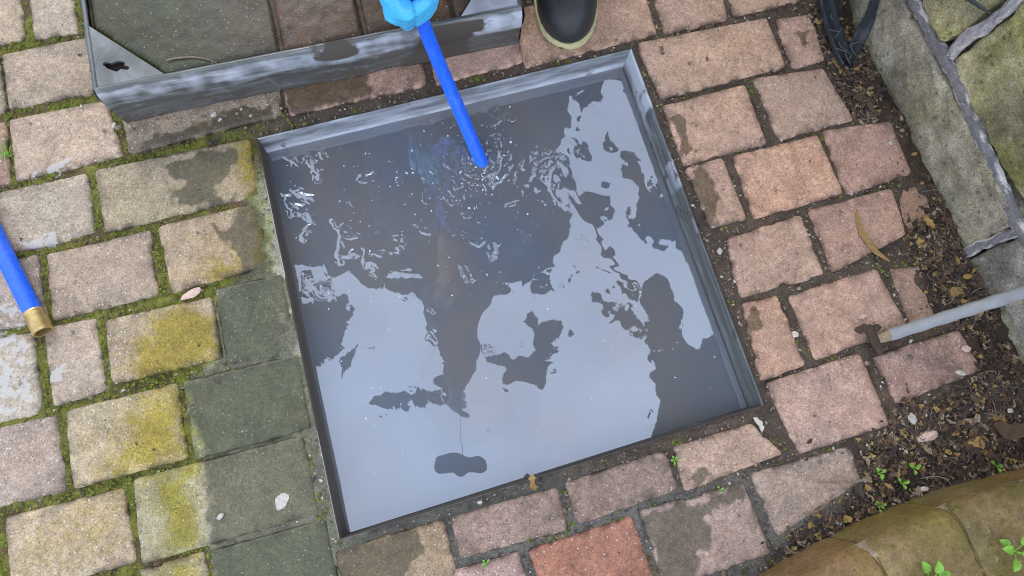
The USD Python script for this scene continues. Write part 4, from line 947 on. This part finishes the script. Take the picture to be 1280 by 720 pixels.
# ------------------------------------------------------------------ single stones, leaves, twigs and weeds
def place(name, mesh, m, p, zc, size, yaw, label, cat, tilt=0., group=None):
    v = np.asarray(mesh.vertices) * size; c, s_ = math.cos(yaw), math.sin(yaw); v = v @ np.array([[1, 0, 0], [0, math.cos(tilt), math.sin(tilt)], [0, -math.sin(tilt), math.cos(tilt)]]) @ np.array([[c, s_, 0], [-s_, c, 0], [0, 0, 1]])
    v = v - [0, 0, v[:, 2].min()]
    obj(name, trimesh.Trimesh(v + at(p, zc), mesh.faces, process=False), m, None, smooth=60, label=label, cat=cat, group=group)
PB = lambda s_, f_=.5: pebble(s_, f_, 2)
CHIP = trimesh.PointCloud([[-.5, -.1, 0], [-.4, .35, 0], [.1, .5, 0], [.5, .3, 0], [.45, -.35, 0], [-.1, -.4, 0], [-.35, .05, .5], [.1, .3, .55], [.35, .1, .45], [.3, -.2, .4], [-.1, -.2, .5]]).convex_hull
place("stone_chip", CHIP, "stone_pink", (1160, 546), .002, [.037, .020, .014], .55, "pink angular stone chip lying on the litter near the curved edging", "stone")
place("pebble", PB(52), "grit_pale", (1140, 524), .002, [.013, .019, .012], .3, "white pebble on soil just below the wet brick by the key", "pebble")
place("pebble", PB(53), "litter_ochre", (1208, 346), .004, [.016, .014, .010], .3, "yellow pebble in the litter just above the steel key shaft", "pebble")
place("pebble", PB(54), "grit_pale", (1149, 324), -.001, [.010, .010, .007], .3, "small round white pebble in litter beside the brown blade", "pebble")
place("pebble", PB(55), "grit_pale", (899, 314), -.004, [.008, .013, .008], .3, "small white pebble at the right edge of the manhole frame", "pebble")
place("pebble", PB(56), "stone_pink", (241, 368), .000, [.030, .013, .012], .75, "pinkish pebble beside the wet dark brick left of the manhole", "pebble")
place("lime_flake", PB(57, .15), "grit_pale", (353, 626), .000, [.017, .028, .008], -.15, "pale oval flake on the dark wet brick at lower left", "flake")
place("stone_chip", PB(58, .3), "stone_pink", (1078, 396), .001, [.014, .010, .004], .4, "tiny pink triangular chip on the brick beside the key tip", "chip")
place("stone_chip", PB(59, .3), "litter_pale", (1200, 466), .001, [.017, .009, .006], -.1, "white flat chip on the wet brick under the key shaft", "chip")
place("stone_chip", PB(60, .4), "litter_pale", (993, 418), -.003, [.013, .014, .007], .4, "pale chip in the joint left of the brick with key tip", "chip")
place("pebble", PB(61), "litter_pale", (1154, 611), .004, [.012, .010, .009], .2, "cream pebble on black soil close to the curved edging", "pebble")
place("pebble", PB(62), "litter_pale", (1047, 653), .003, [.012, .008, .008], -.3, "cream seed-shaped pebble on dark soil near the bottom edge", "pebble")
place("pebble", PB(66), "stone_pink", (1207, 436), .004, [.014, .012, .009], .3, "pinkish pebble in the litter right of the key shaft", "pebble")
place("pebble", PB(67), "grit_pale", (1262, 513), .004, [.010, .010, .008], .3, "white pebble in the litter by the foot of the right wall stone", "pebble")
def leafm(l, w, curl, seed, n=12): return flake(seed, l, w, curl, n)
bl = flake(71, 1, .10, .2, 14)
a0, a1 = at((1060, 266), .004), at((1101, 332), .004)
place("dry_leaf", bl, "leaf_yellow", (1081, 299), .002, [np.linalg.norm(a1 - a0), np.linalg.norm(a1 - a0), .02], math.atan2(*(a1 - a0)[:2][::-1]), "long brown dry leaf blade lying across a brick at the right", "leaf")
place("dry_leaf", flake(72, 1, .5, .5, 9), "leaf_yellow", (666, 603), -.001, [.024, .022, .03], -1.2, "small curled yellow leaf on the near edge of the manhole", "leaf", .4)
place("dry_leaf", flake(73, 1, .4, .3, 9), "litter_pale", (949, 530), .000, [.026, .022, .02], -.9, "pale dry leaf at the near right corner of the manhole frame", "leaf")
place("dry_leaf", flake(74, 1, .55, .3, 9), "litter_brown", (1262, 540), .006, [.055, .05, .03], .1, "large brown dead leaf in litter at the right edge", "leaf")
place("dry_leaf", flake(75, 1, .6, .3, 9), "litter_ochre", (1194, 364), .006, [.026, .024, .02], .5, "round ochre dead leaf in litter above the key shaft", "leaf")
def twig_px(pts, r, label, zs=.006):
    P = np.array([at(p, zs + (pt[2] if len(pt) > 2 else 0)) for p, pt in ((q[:2], q) for q in pts)])
    obj("twig", tube(spline(P, 24), np.linspace(r, r * .5, 24), 7), "twig", None, smooth=True, label=label, cat="twig")
twig_px([(1088, 597), (1068, 602), (1045, 603), (1022, 603)], .0022, "straight pale twig on the broken brick near the curved edging", .007)
twig_px([(1005, 642), (1022, 638), (1033, 630), (1040, 622)], .0013, "thin curved twig on soil below the broken brick", .004)
twig_px([(983, 682), (990, 690), (998, 692), (1006, 688)], .0020, "short forked pale twig on dark soil at the bottom", .004)
twig_px([(208, 75), (225, 72), (250, 72), (272, 80)], .0012, "thin pale stalk lying on the mossy infill of the lifted cover", .1005)
twig_px([(338, 101), (346, 105), (349, 115), (350, 124)], .0008, "fine pale stalk stuck to the front of the lifted cover", .055)
def weed(p, zc, nleaf, size, seed, label, spread=1.0, stem=.02, m="weed_green"):
    R_ = np.random.default_rng(seed); root = at(p, zc)
    t_ = thing("weed", label, "weed")
    for k in range(nleaf):
        a_ = k * 2.4 + R_.uniform(-.4, .4); hgt = stem * (.5 + k / nleaf); d_ = np.array([math.cos(a_), math.sin(a_), 0])
        e = root + d_ * size * .6 * spread + [0, 0, hgt]
        obj("stem", tube(spline([root, (root + e) / 2 + [0, 0, hgt * .3], e], 8), .0008, 5), m, t_, smooth=True)
        n = 9; u = np.linspace(0, 1, n); w_ = size * .34 * np.sin(np.pi * u ** .75) ** .8 + .0002; sd_ = np.array([-d_[1], d_[0], 0])
        mid = e + np.outer(u * size, d_) + np.outer(np.sin(u * 2.6) * size * .22, [0, 0, 1])
        rows = [mid + np.outer(w_ * q, sd_) + np.outer(abs(q) * w_ * .35 + .0005 * np.sin(u * 25 + q) , [0, 0, 1]) for q in (-1, -.5, 0, .5, 1)]
        V_ = np.vstack(rows); V_ = np.vstack([V_, V_ - [0, 0, .0004]]); f_ = grid_faces(5, n)
        obj("leaf", trimesh.Trimesh(V_, np.vstack([f_, f_[:, ::-1] + 5 * n]), process=False), m, t_, smooth=True)
weed((1262, 688), BTOP - .002, 6, .017, 1, "bright green leafy weed growing from the edging at the right border", 1.0, .018)
weed((1157, 722), BTOP - .002, 9, .017, 2, "bright green weed tuft on the edging at the bottom border", .8, .02)
weed((1096, 592), .0, 4, .007, 3, "small green seedling on the soil beside the broken brick", .7, .01)
weed((1124, 604), .0, 4, .007, 4, "green seedling on soil beside a pale dead leaf", .7, .01)
weed((1139, 585), .0, 5, .007, 5, "green seedling on soil below the pink stone chip", .8, .01)
weed((1096, 633), .0, 4, .006, 6, "thin straggly seedling on black soil close to the curved edging", 1.1, .01)
weed((1243, 582), .0, 3, .008, 7, "tiny seedling by the curved edging at the right", .8, .006)
weed((608, 703), -.006, 5, .0048, 8, "small green sprout in the joint left of the red brick", .8, .008)
weed((842, 575), -.006, 5, .0048, 9, "tiny green sprout in the joint at the near frame edge", .8, .006)
weed((898, 612), -.006, 4, .0045, 10, "tiny yellow-green sprout in a joint by the half-wet brick", .8, .006)
gt = thing("grass_tuft", "small bright tuft of grass in the mossy joint at the left edge", "grass")
for k in range(14):
    a_ = rng.uniform(0, 6.3); r0_ = at((10 + rng.uniform(-5, 5), 192 + rng.uniform(-10, 10)), -.006); e = r0_ + [math.cos(a_) * .012, math.sin(a_) * .012, rng.uniform(.010, .02)]
    obj("blade", tube(spline([r0_, (r0_ + e) / 2 + [0, 0, .004], e], 7), np.linspace(.0010, .0002, 7), 4), "weed_green", gt, smooth=True)

# ------------------------------------------------------------------ the person: gloved hand, boots, bent body
P_ = dict(head=mir((566, 372), 1.0), pelR=np.array([-.34, 1.13, .60]), pelL=np.array([-.14, 1.15, .60]), shR=np.array([-.37, .66, .80]), shL=np.array([-.03, .74, .80]))
P_["chest"] = (P_["shR"] + P_["shL"]) / 2 + [0, .05, 0]; P_["neck"] = P_["chest"] * .55 + P_["head"] * .45
gdir = rp[-1] - HAND; gdir = (at((516, -40), .33) - HAND); gdir /= np.linalg.norm(gdir)
side = np.cross(gdir, [0, 1, 0.]); side /= np.linalg.norm(side); fwd = np.cross(side, gdir)          # fwd points away from the camera side
wrist = HAND + gdir * .060 + np.array([-.01, .075, .03])
P_["elR"] = np.array([-.46, .86, .48]); P_["wrR"] = wrist; P_["elL"] = mir((578, 388), .98); P_["wrL"] = mir((574, 470), 1.12); P_["haL"] = mir((574, 496), 1.14)
bt = np.array([.004, .722, 0]); bax = np.array([-.25, .968, 0]); bax /= np.linalg.norm(bax); bsd = np.array([bax[1], -bax[0], 0])
P_["anL"] = bt + bax * .225 + [0, 0, .10]; P_["knL"] = np.array([-.02, .86, .50])
bt2 = at((470, -80), .1065); bax2 = np.array([.12, .99, 0]); bax2 /= np.linalg.norm(bax2)
P_["anR"] = bt2 + bax2 * .225 + [0, 0, .10]; P_["knR"] = np.array([-.46, .84, .56])
def body(infl, parts):
    b = []
    j = P_
    def bone(a_, ra, c_, rc): b.append(hullman([(a_, ra + infl), (c_, rc + infl)]))
    if "torso" in parts:
        b.append(hullman([(j["shR"], .062 + infl), (j["shL"], .062 + infl), (j["chest"] + [0, .02, .02], .10 + infl), (j["chest"] + [0, .06, -.06], .10 + infl)]))
        mid = (j["chest"] + (j["pelR"] + j["pelL"]) / 2) / 2
        b.append(hullman([(j["chest"] + [-.07, .03, -.02], .10 + infl), (j["chest"] + [.07, .03, -.02], .10 + infl), (mid + [-.05, 0, 0], .105 + infl), (mid + [.05, 0, 0], .105 + infl)]))
        b.append(hullman([(mid + [-.05, 0, 0], .105 + infl), (mid + [.05, 0, 0], .105 + infl), (j["pelR"], .10 + infl), (j["pelL"], .10 + infl)]))
    if "arms" in parts:
        bone(j["shR"], .058, j["elR"], .044); bone(j["elR"], .044, j["wrR"], .030); bone(j["shL"], .058, j["elL"], .044); bone(j["elL"], .044, j["wrL"], .030)
    if "legs" in parts:
        for s_ in "RL": bone(j["pel" + s_], .088, j["kn" + s_], .060); bone(j["kn" + s_], .060, j["an" + s_], .043)
        b.append(hullman([(j["pelR"], .10 + infl), (j["pelL"], .10 + infl)]))
    if "head" in parts:
        hd = j["head"]; f_ = np.array([.0, -.55, -.75]); f_ /= np.linalg.norm(f_); upv = np.array([0, -.75, .55]); upv /= np.linalg.norm(upv); rt = np.array([1., 0, 0])
        bone(j["neck"], .055, hd - upv * .05, .052)
        b.append(hullman([(hd + upv * .03, .078), (hd + upv * .02 - f_ * .03, .078), (hd - upv * .05 + f_ * .03, .052), (hd - upv * .085 + f_ * .055, .026)]))
        b.append(hullman([(hd - upv * .005 + f_ * .080, .010), (hd - upv * .035 + f_ * .098, .012)]))
        b.append(hullman([(hd - upv * .062 + f_ * .074 - rt * .018, .009), (hd - upv * .062 + f_ * .074 + rt * .018, .009)]))
        for q in (-1, 1): b.append(hullman([(hd + rt * q * .078 + upv * .012, .014), (hd + rt * q * .074 - upv * .025, .011)])); b.append(manifold3d.Manifold.sphere(.013, 16).translate(list(map(float, hd + rt * q * .030 + f_ * .070 + upv * .012))))
    return manifold3d.Manifold.batch_boolean(b, manifold3d.OpType.Add)
person = thing("person", "person in black boots and blue gloves bending over the manhole with a rod", "person")
bm = obj("body", to_tri(body(0, ("torso", "arms", "legs", "head")), .02, 8), "skin", person, smooth=True)
obj("jacket", to_tri(body(.014, ("torso", "arms")), .02, 8), "jacket_cloth", person, smooth=True)
obj("trousers", to_tri(body(.012, ("legs",)), .02, 8), "trouser_cloth", person, smooth=True)
hd = P_["head"]; upv = np.array([0, -.75, .55]) / .93
obj("cap", to_tri(hullman([(hd + upv * .045, .086), (hd + upv * .03 + [0, .03, .02], .086)]), .02, 4), "hair", person, smooth=True)
def boot(tip, ax, z0):
    sd_ = np.array([ax[1], -ax[0], 0]); o_ = np.array([tip[0], tip[1], z0])
    ss = np.r_[0, .001, .004, .009, .016, .026, .04, .06, .085, .11, .14, .17, .20, .235, .265, .285, .296, .2995, .30]
    def hw(s_): 
        w = np.where(s_ < .085, .0535 * np.sqrt(np.clip(1 - ((.085 - s_) / .085) ** 2.3, 0, 1)), np.where(s_ < .2, .0535 - .015 * sstep(s_, .085, .2), .0385))
        return np.where(s_ > .25, .0385 * np.sqrt(np.clip(1 - ((s_ - .25) / .05) ** 2, 0, 1)), w)
    # sole
    th = []
    w = hw(ss) + .0012
    outl = np.vstack([np.c_[ss - .003, w], np.c_[ss, -w][::-1][1:-1]])
    so = trimesh.creation.extrude_polygon(Polygon(outl).buffer(.0010).buffer(0), .0125, engine="earcut")
    v = np.asarray(so.vertices)
    sole = trimesh.Trimesh(o_ + np.outer(v[:, 0], ax) + np.outer(v[:, 1], sd_) + np.outer(v[:, 2], [0, 0, 1]), so.faces, process=False)
    # upper
    n = 30; hh = np.interp(ss, [0, .004, .016, .04, .085, .14, .18, .30], [.004, .018, .031, .043, .053, .068, .085, .085]); V_ = []
    tq = np.linspace(0, np.pi, n)
    for s_, w_, h_ in zip(ss, hw(ss) - .001, hh):
        cr = .0022 * math.exp(-((s_ - .052) / .004) ** 2)
        V_.append(o_ + ax * s_ + np.outer(np.cos(tq) * np.abs(np.cos(tq)) ** -.12 * (w_ + .001 - cr * .5) if 0 else np.sign(np.cos(tq)) * np.abs(np.cos(tq)) ** .72 * w_, sd_) + np.outer(.0115 + (h_ + .007 - cr) * np.sin(tq) ** .62, [0, 0, 1]))
    V_ = np.vstack(V_); up = trimesh.Trimesh(V_, grid_faces(len(ss), n), process=False)
    if up.face_normals[:, 2].mean() < 0: up.invert()
    sh = outward(to_tri(hullman([(o_ + ax * .215 + [0, 0, .08], .050), (o_ + ax * .225 + [0, -.0, .27], .062)]), .02, 2))
    b = obj("boot", cat_meshes([up, sh]), "boot_rubber", person, smooth=50)
    obj("sole", sole, "boot_sole", b, smooth=30)
boot(bt, bax, .0015); boot(bt2, bax2, .1065)
# gloved right hand closed round the rod; the left one rests on the knee
def hand(o_, ax, out, rad, matn, parent):
    """o_: where the little finger closes; ax: up the rod; out: from the rod to the palm"""
    sd_ = np.cross(ax, out); b = []
    lens = (.92, 1.0, 1.04, .98)
    for k in range(4):
        c = o_ + ax * (.008 + .0195 * k); R_ = rad + .0095; pts = []
        for i, aa in enumerate(np.linspace(.9, .9 + 4.0 * lens[k], 7)):
            rr = R_ * (1.28 if i == 0 else 1.05 if i < 3 else 1.0)
            pts.append((c + out * math.cos(aa) * rr + sd_ * math.sin(aa) * rr + ax * (.002 * math.sin(i * 1.7)), .0105 - .0004 * i - (.0012 if k == 0 else 0) + (.0011 if i in (2, 4) else 0)))
        for p_, q_ in zip(pts[:-1], pts[1:]): b.append(hullman([p_, q_]))
    pc = out * (rad + .017)
    b.append(hullman([(o_ + pc + ax * .010 + sd_ * .016, .0125), (o_ + pc + ax * .070 + sd_ * .018, .0135), (o_ + pc + ax * .012 - sd_ * .022, .0145), (o_ + pc + ax * .066 - sd_ * .020, .0155), (o_ + pc * 1.15 + ax * .040, .0165)]))
    tb = [(o_ + pc + ax * .055 - sd_ * .024, .0150), (o_ + out * .012 + ax * .078 - sd_ * (rad + .014), .0125), (o_ - out * .016 + ax * .086 - sd_ * (rad + .006), .0110), (o_ - out * (rad + .012) + ax * .082 + sd_ * .002, .0098)]
    for p_, q_ in zip(tb[:-1], tb[1:]): b.append(hullman([p_, q_]))
    b.append(hullman([(o_ + pc + ax * .03, .024), (wrist if parent else o_, .031)]))
    return manifold3d.Manifold.batch_boolean(b, manifold3d.OpType.Add)
tocam = np.array([0, 0, H]) - HAND; tocam -= gdir * (tocam @ gdir); tocam /= np.linalg.norm(tocam)
sdv = np.cross(gdir, tocam)
outv = tocam * .55 - sdv * .80; outv /= np.linalg.norm(outv)
gm = hand(HAND - gdir * .000, gdir, outv, .0125, "nitrile", True)
gt_ = to_tri(gm, .0032, 6); v = np.asarray(gt_.vertices); nn = gt_.vertex_normals
gt_ = trimesh.Trimesh(v + nn * ((fbm(v * [70, 70, 130], 3, 4)[:, None] - .5) * .0042), gt_.faces, process=False)
obj("glove", gt_, "nitrile", person, smooth=True)
hl = P_["haL"]; sdr = np.array([0, 0, H]) + CAM[:, 2] * .022 - CAM[:, 0] * .035 - hl; sdr /= np.linalg.norm(sdr)
fa = (hl - P_["wrL"]) / np.linalg.norm(hl - P_["wrL"]); oo = np.cross(sdr, fa); oo = oo / np.linalg.norm(oo) if np.linalg.norm(oo) > .05 else np.array([1., 0, 0])
hb_ = [hullman([(P_["wrL"], .031), (hl - fa * .012 + oo * .022, .017), (hl + fa * .012 + oo * .024, .016)])]
for k in range(4):
    c = hl + sdr * (-.03 + .0195 * k); sv = np.cross(sdr, oo); pts = [(c + oo * math.cos(q) * .0165 + sv * math.sin(q) * .0165, .0098 - .0003 * i) for i, q in enumerate(np.linspace(.4, 4.4 + .1 * (k in (1, 2)), 6))]
    hb_ += [hullman([p_, q_]) for p_, q_ in zip(pts[:-1], pts[1:])]
hb_ += [hullman([(hl + oo * .022 + sdr * .02, .013), (hl + sdr * .05 - oo * .004, .0105)]), hullman([(hl + sdr * .05 - oo * .004, .0105), (hl + sdr * .055 - oo * .02, .009)])]
obj("glove", to_tri(manifold3d.Manifold.batch_boolean(hb_, manifold3d.OpType.Add), .004, 5), "nitrile", person, smooth=True)

# ------------------------------------------------------------------ what the water mirrors: an overhanging tree, and the phone on its stand
DARK = [  # outlines of the crown's masses as they stand mirrored in the water, and their heights
 ([(318, 150), (560, 105), (785, 58), (802, 88), (796, 104), (755, 106), (752, 122), (735, 126), (728, 142), (722, 135), (722, 118), (710, 114), (704, 140), (698, 142), (697, 116), (690, 115), (688, 145), (680, 148), (700, 170), (690, 178), (676, 168), (670, 175), (672, 240), (690, 258), (706, 252), (712, 290), (700, 316), (692, 336), (670, 347), (640, 357), (595, 366), (565, 381), (556, 391), (570, 420), (580, 432), (586, 446), (592, 470), (580, 495), (556, 502), (548, 478), (555, 455), (545, 427), (546, 400), (535, 380), (510, 362), (480, 360), (440, 348), (430, 338), (365, 332), (340, 300)], 2.3),
 ([(458, 499), (476, 491), (500, 489), (552, 490), (556, 502), (520, 506), (480, 509)], 2.2),
 ([(600, 445), (630, 440), (660, 450), (670, 430), (652, 405), (655, 392), (675, 392), (680, 405), (705, 405), (708, 420), (690, 425), (700, 440), (680, 450), (702, 455), (690, 470), (688, 485), (640, 480), (632, 495), (634, 460), (610, 455)], 2.4),
 ([(672, 335), (695, 348), (690, 362), (668, 366)], 2.4), ([(708, 338), (722, 330), (726, 338), (712, 350)], 2.4), ([(738, 328), (748, 330), (766, 345), (762, 349)], 2.4),
 ([(350, 374), (420, 372), (436, 370), (437, 400), (425, 440), (398, 455), (370, 480)], 2.1), ([(425, 450), (445, 430), (452, 425), (440, 460), (430, 475)], 2.1),
 ([(737, 365), (750, 367), (775, 380), (795, 392), (807, 407), (812, 390), (803, 375), (815, 345), (825, 342), (850, 365), (852, 385), (851, 400), (860, 430), (870, 435), (878, 420), (895, 418), (900, 360), (935, 420), (985, 520), (940, 545), (830, 560), (812, 552), (822, 500), (818, 480), (812, 470), (818, 435), (800, 415), (770, 405), (760, 395), (745, 380)], 2.7),
 ([(766, 352), (780, 350), (800, 365), (800, 385), (785, 372), (770, 368)], 2.7),
 ([(780, 196), (798, 190), (808, 225), (815, 235), (825, 215), (858, 280), (905, 350), (913, 400), (878, 360), (862, 335), (845, 310), (825, 310), (812, 305), (790, 290), (785, 280), (795, 250), (785, 215)], 2.6),
 ([(752, 158), (765, 165), (772, 192), (755, 195), (750, 180)], 2.5), ([(712, 165), (725, 165), (735, 200), (728, 208), (720, 195)], 2.5), ([(690, 190), (705, 195), (710, 230), (695, 245), (688, 225)], 2.5),
 ([(722, 250), (735, 235), (760, 240), (765, 260), (745, 285), (735, 275)], 2.5)]
tree = thing("overhanging_tree", "leafy tree whose overhanging crown is mirrored dark in the manhole water", "tree")
R = np.random.default_rng(77); LP, LS = [], []
anchors = []
for poly, zh in DARK:
    Pg = Polygon(poly).buffer(0); x0, y0, x1, y1 = Pg.bounds
    q = np.c_[R.uniform(x0, x1, int((x1 - x0) * (y1 - y0) / 9)), R.uniform(y0, y1, int((x1 - x0) * (y1 - y0) / 9))]
    q = q[shapely.contains_xy(Pg.buffer(-1.5), q[:, 0], q[:, 1])]
    e = shapely.distance(shapely.points(q[:, 0], q[:, 1]), Pg.exterior)
    zz = zh + (fbm(np.c_[q / 60, np.zeros(len(q))], 3, 5) - .5) * 1.6 + R.normal(0, .10, len(q))
    for p_, h_, e_ in zip(q, zz, e): LP.append(mir(p_, h_)); LS.append(min(7.5, 2.6 + e_ * .5) / F * (h_ - 2 * ZW + H))
    c = np.array(Pg.representative_point().coords[0]); anchors.append(mir(c, zh + .1))
LP, LS = np.array(LP), np.array(LS); n = len(LP)
yaw = R.uniform(0, 6.283, n); tl = R.normal(0, .35, (n, 2))
d_ = np.c_[np.cos(yaw), np.sin(yaw), tl[:, 0]]; s_ = np.c_[-np.sin(yaw), np.cos(yaw), tl[:, 1]]
a_ = LP - d_ * LS[:, None] * 1.25; b_ = LP + d_ * LS[:, None] * 1.25; c_ = LP + s_ * LS[:, None] * .75; e_ = LP - s_ * LS[:, None] * .75; up = np.array([0, 0, 1]) * LS[:, None] * .15
V = np.stack([a_, c_ + up, b_, e_ + up], 1).reshape(-1, 3); i = np.arange(n)[:, None] * 4
obj("crown", trimesh.Trimesh(V, np.vstack([i + [0, 1, 2], i + [0, 2, 3]]), process=False), "leaf_green", tree)
base = np.array([.15, 2.3, -.02]); fork = np.array([-.05, 1.75, 2.2])
obj("trunk", tube(spline([base, (base + fork) / 2 + [.06, .1, 0], fork], 24), np.linspace(.13, .07, 24) * (1 + .08 * np.sin(np.arange(24) * 1.3)), 16), "bark", tree, smooth=True)
for k, an_ in enumerate(anchors):
    midp = (fork + an_) / 2 + [0, 0, .28]
    obj("limb", tube(spline([fork + [0, 0, -.05], midp, an_], 24), np.linspace(.022 if k in (0, 8) else .0008, .004 if k in (0, 8) else .0005, 24), 8), "bark", tree, smooth=True)
stick = thing("phone_on_stick", "black phone on a short stick held out over the manhole", "phone")
cz = CAM[:, 2]; cx, cy = CAM[:, 0], CAM[:, 1]
b_ = hullman([((x_, y_, 0), .0045 + .002) for x_ in (-.068, .068) for y_ in (-.024, .024)] + [((x_, y_, 0), .005) for x_ in (-.080, .080) for y_ in (-.012, .016)]).to_mesh(); b_ = trimesh.Trimesh(b_.vert_properties[:, :3], b_.tri_verts); eye = np.array([0, 0, H])
b_.apply_transform(np.block([[CAM, np.zeros((3, 1))], [0, 0, 0, 1]])); b_.apply_translation(eye + cz * .012 + cx * -.035)
obj("phone", b_, "phone_body", stick, smooth=40)
g0 = eye + cz * .022 + cx * -.035
obj("clamp", hullman([(g0 - cy * .018, .006), (g0 + cy * .018, .006)]), "phone_body", stick, smooth=40)
obj("stick", tube(spline([g0, (g0 + P_["haL"]) / 2, P_["haL"] + (P_["haL"] - g0) * .25], 12), .0008, 8), "phone_body", stick, smooth=40)
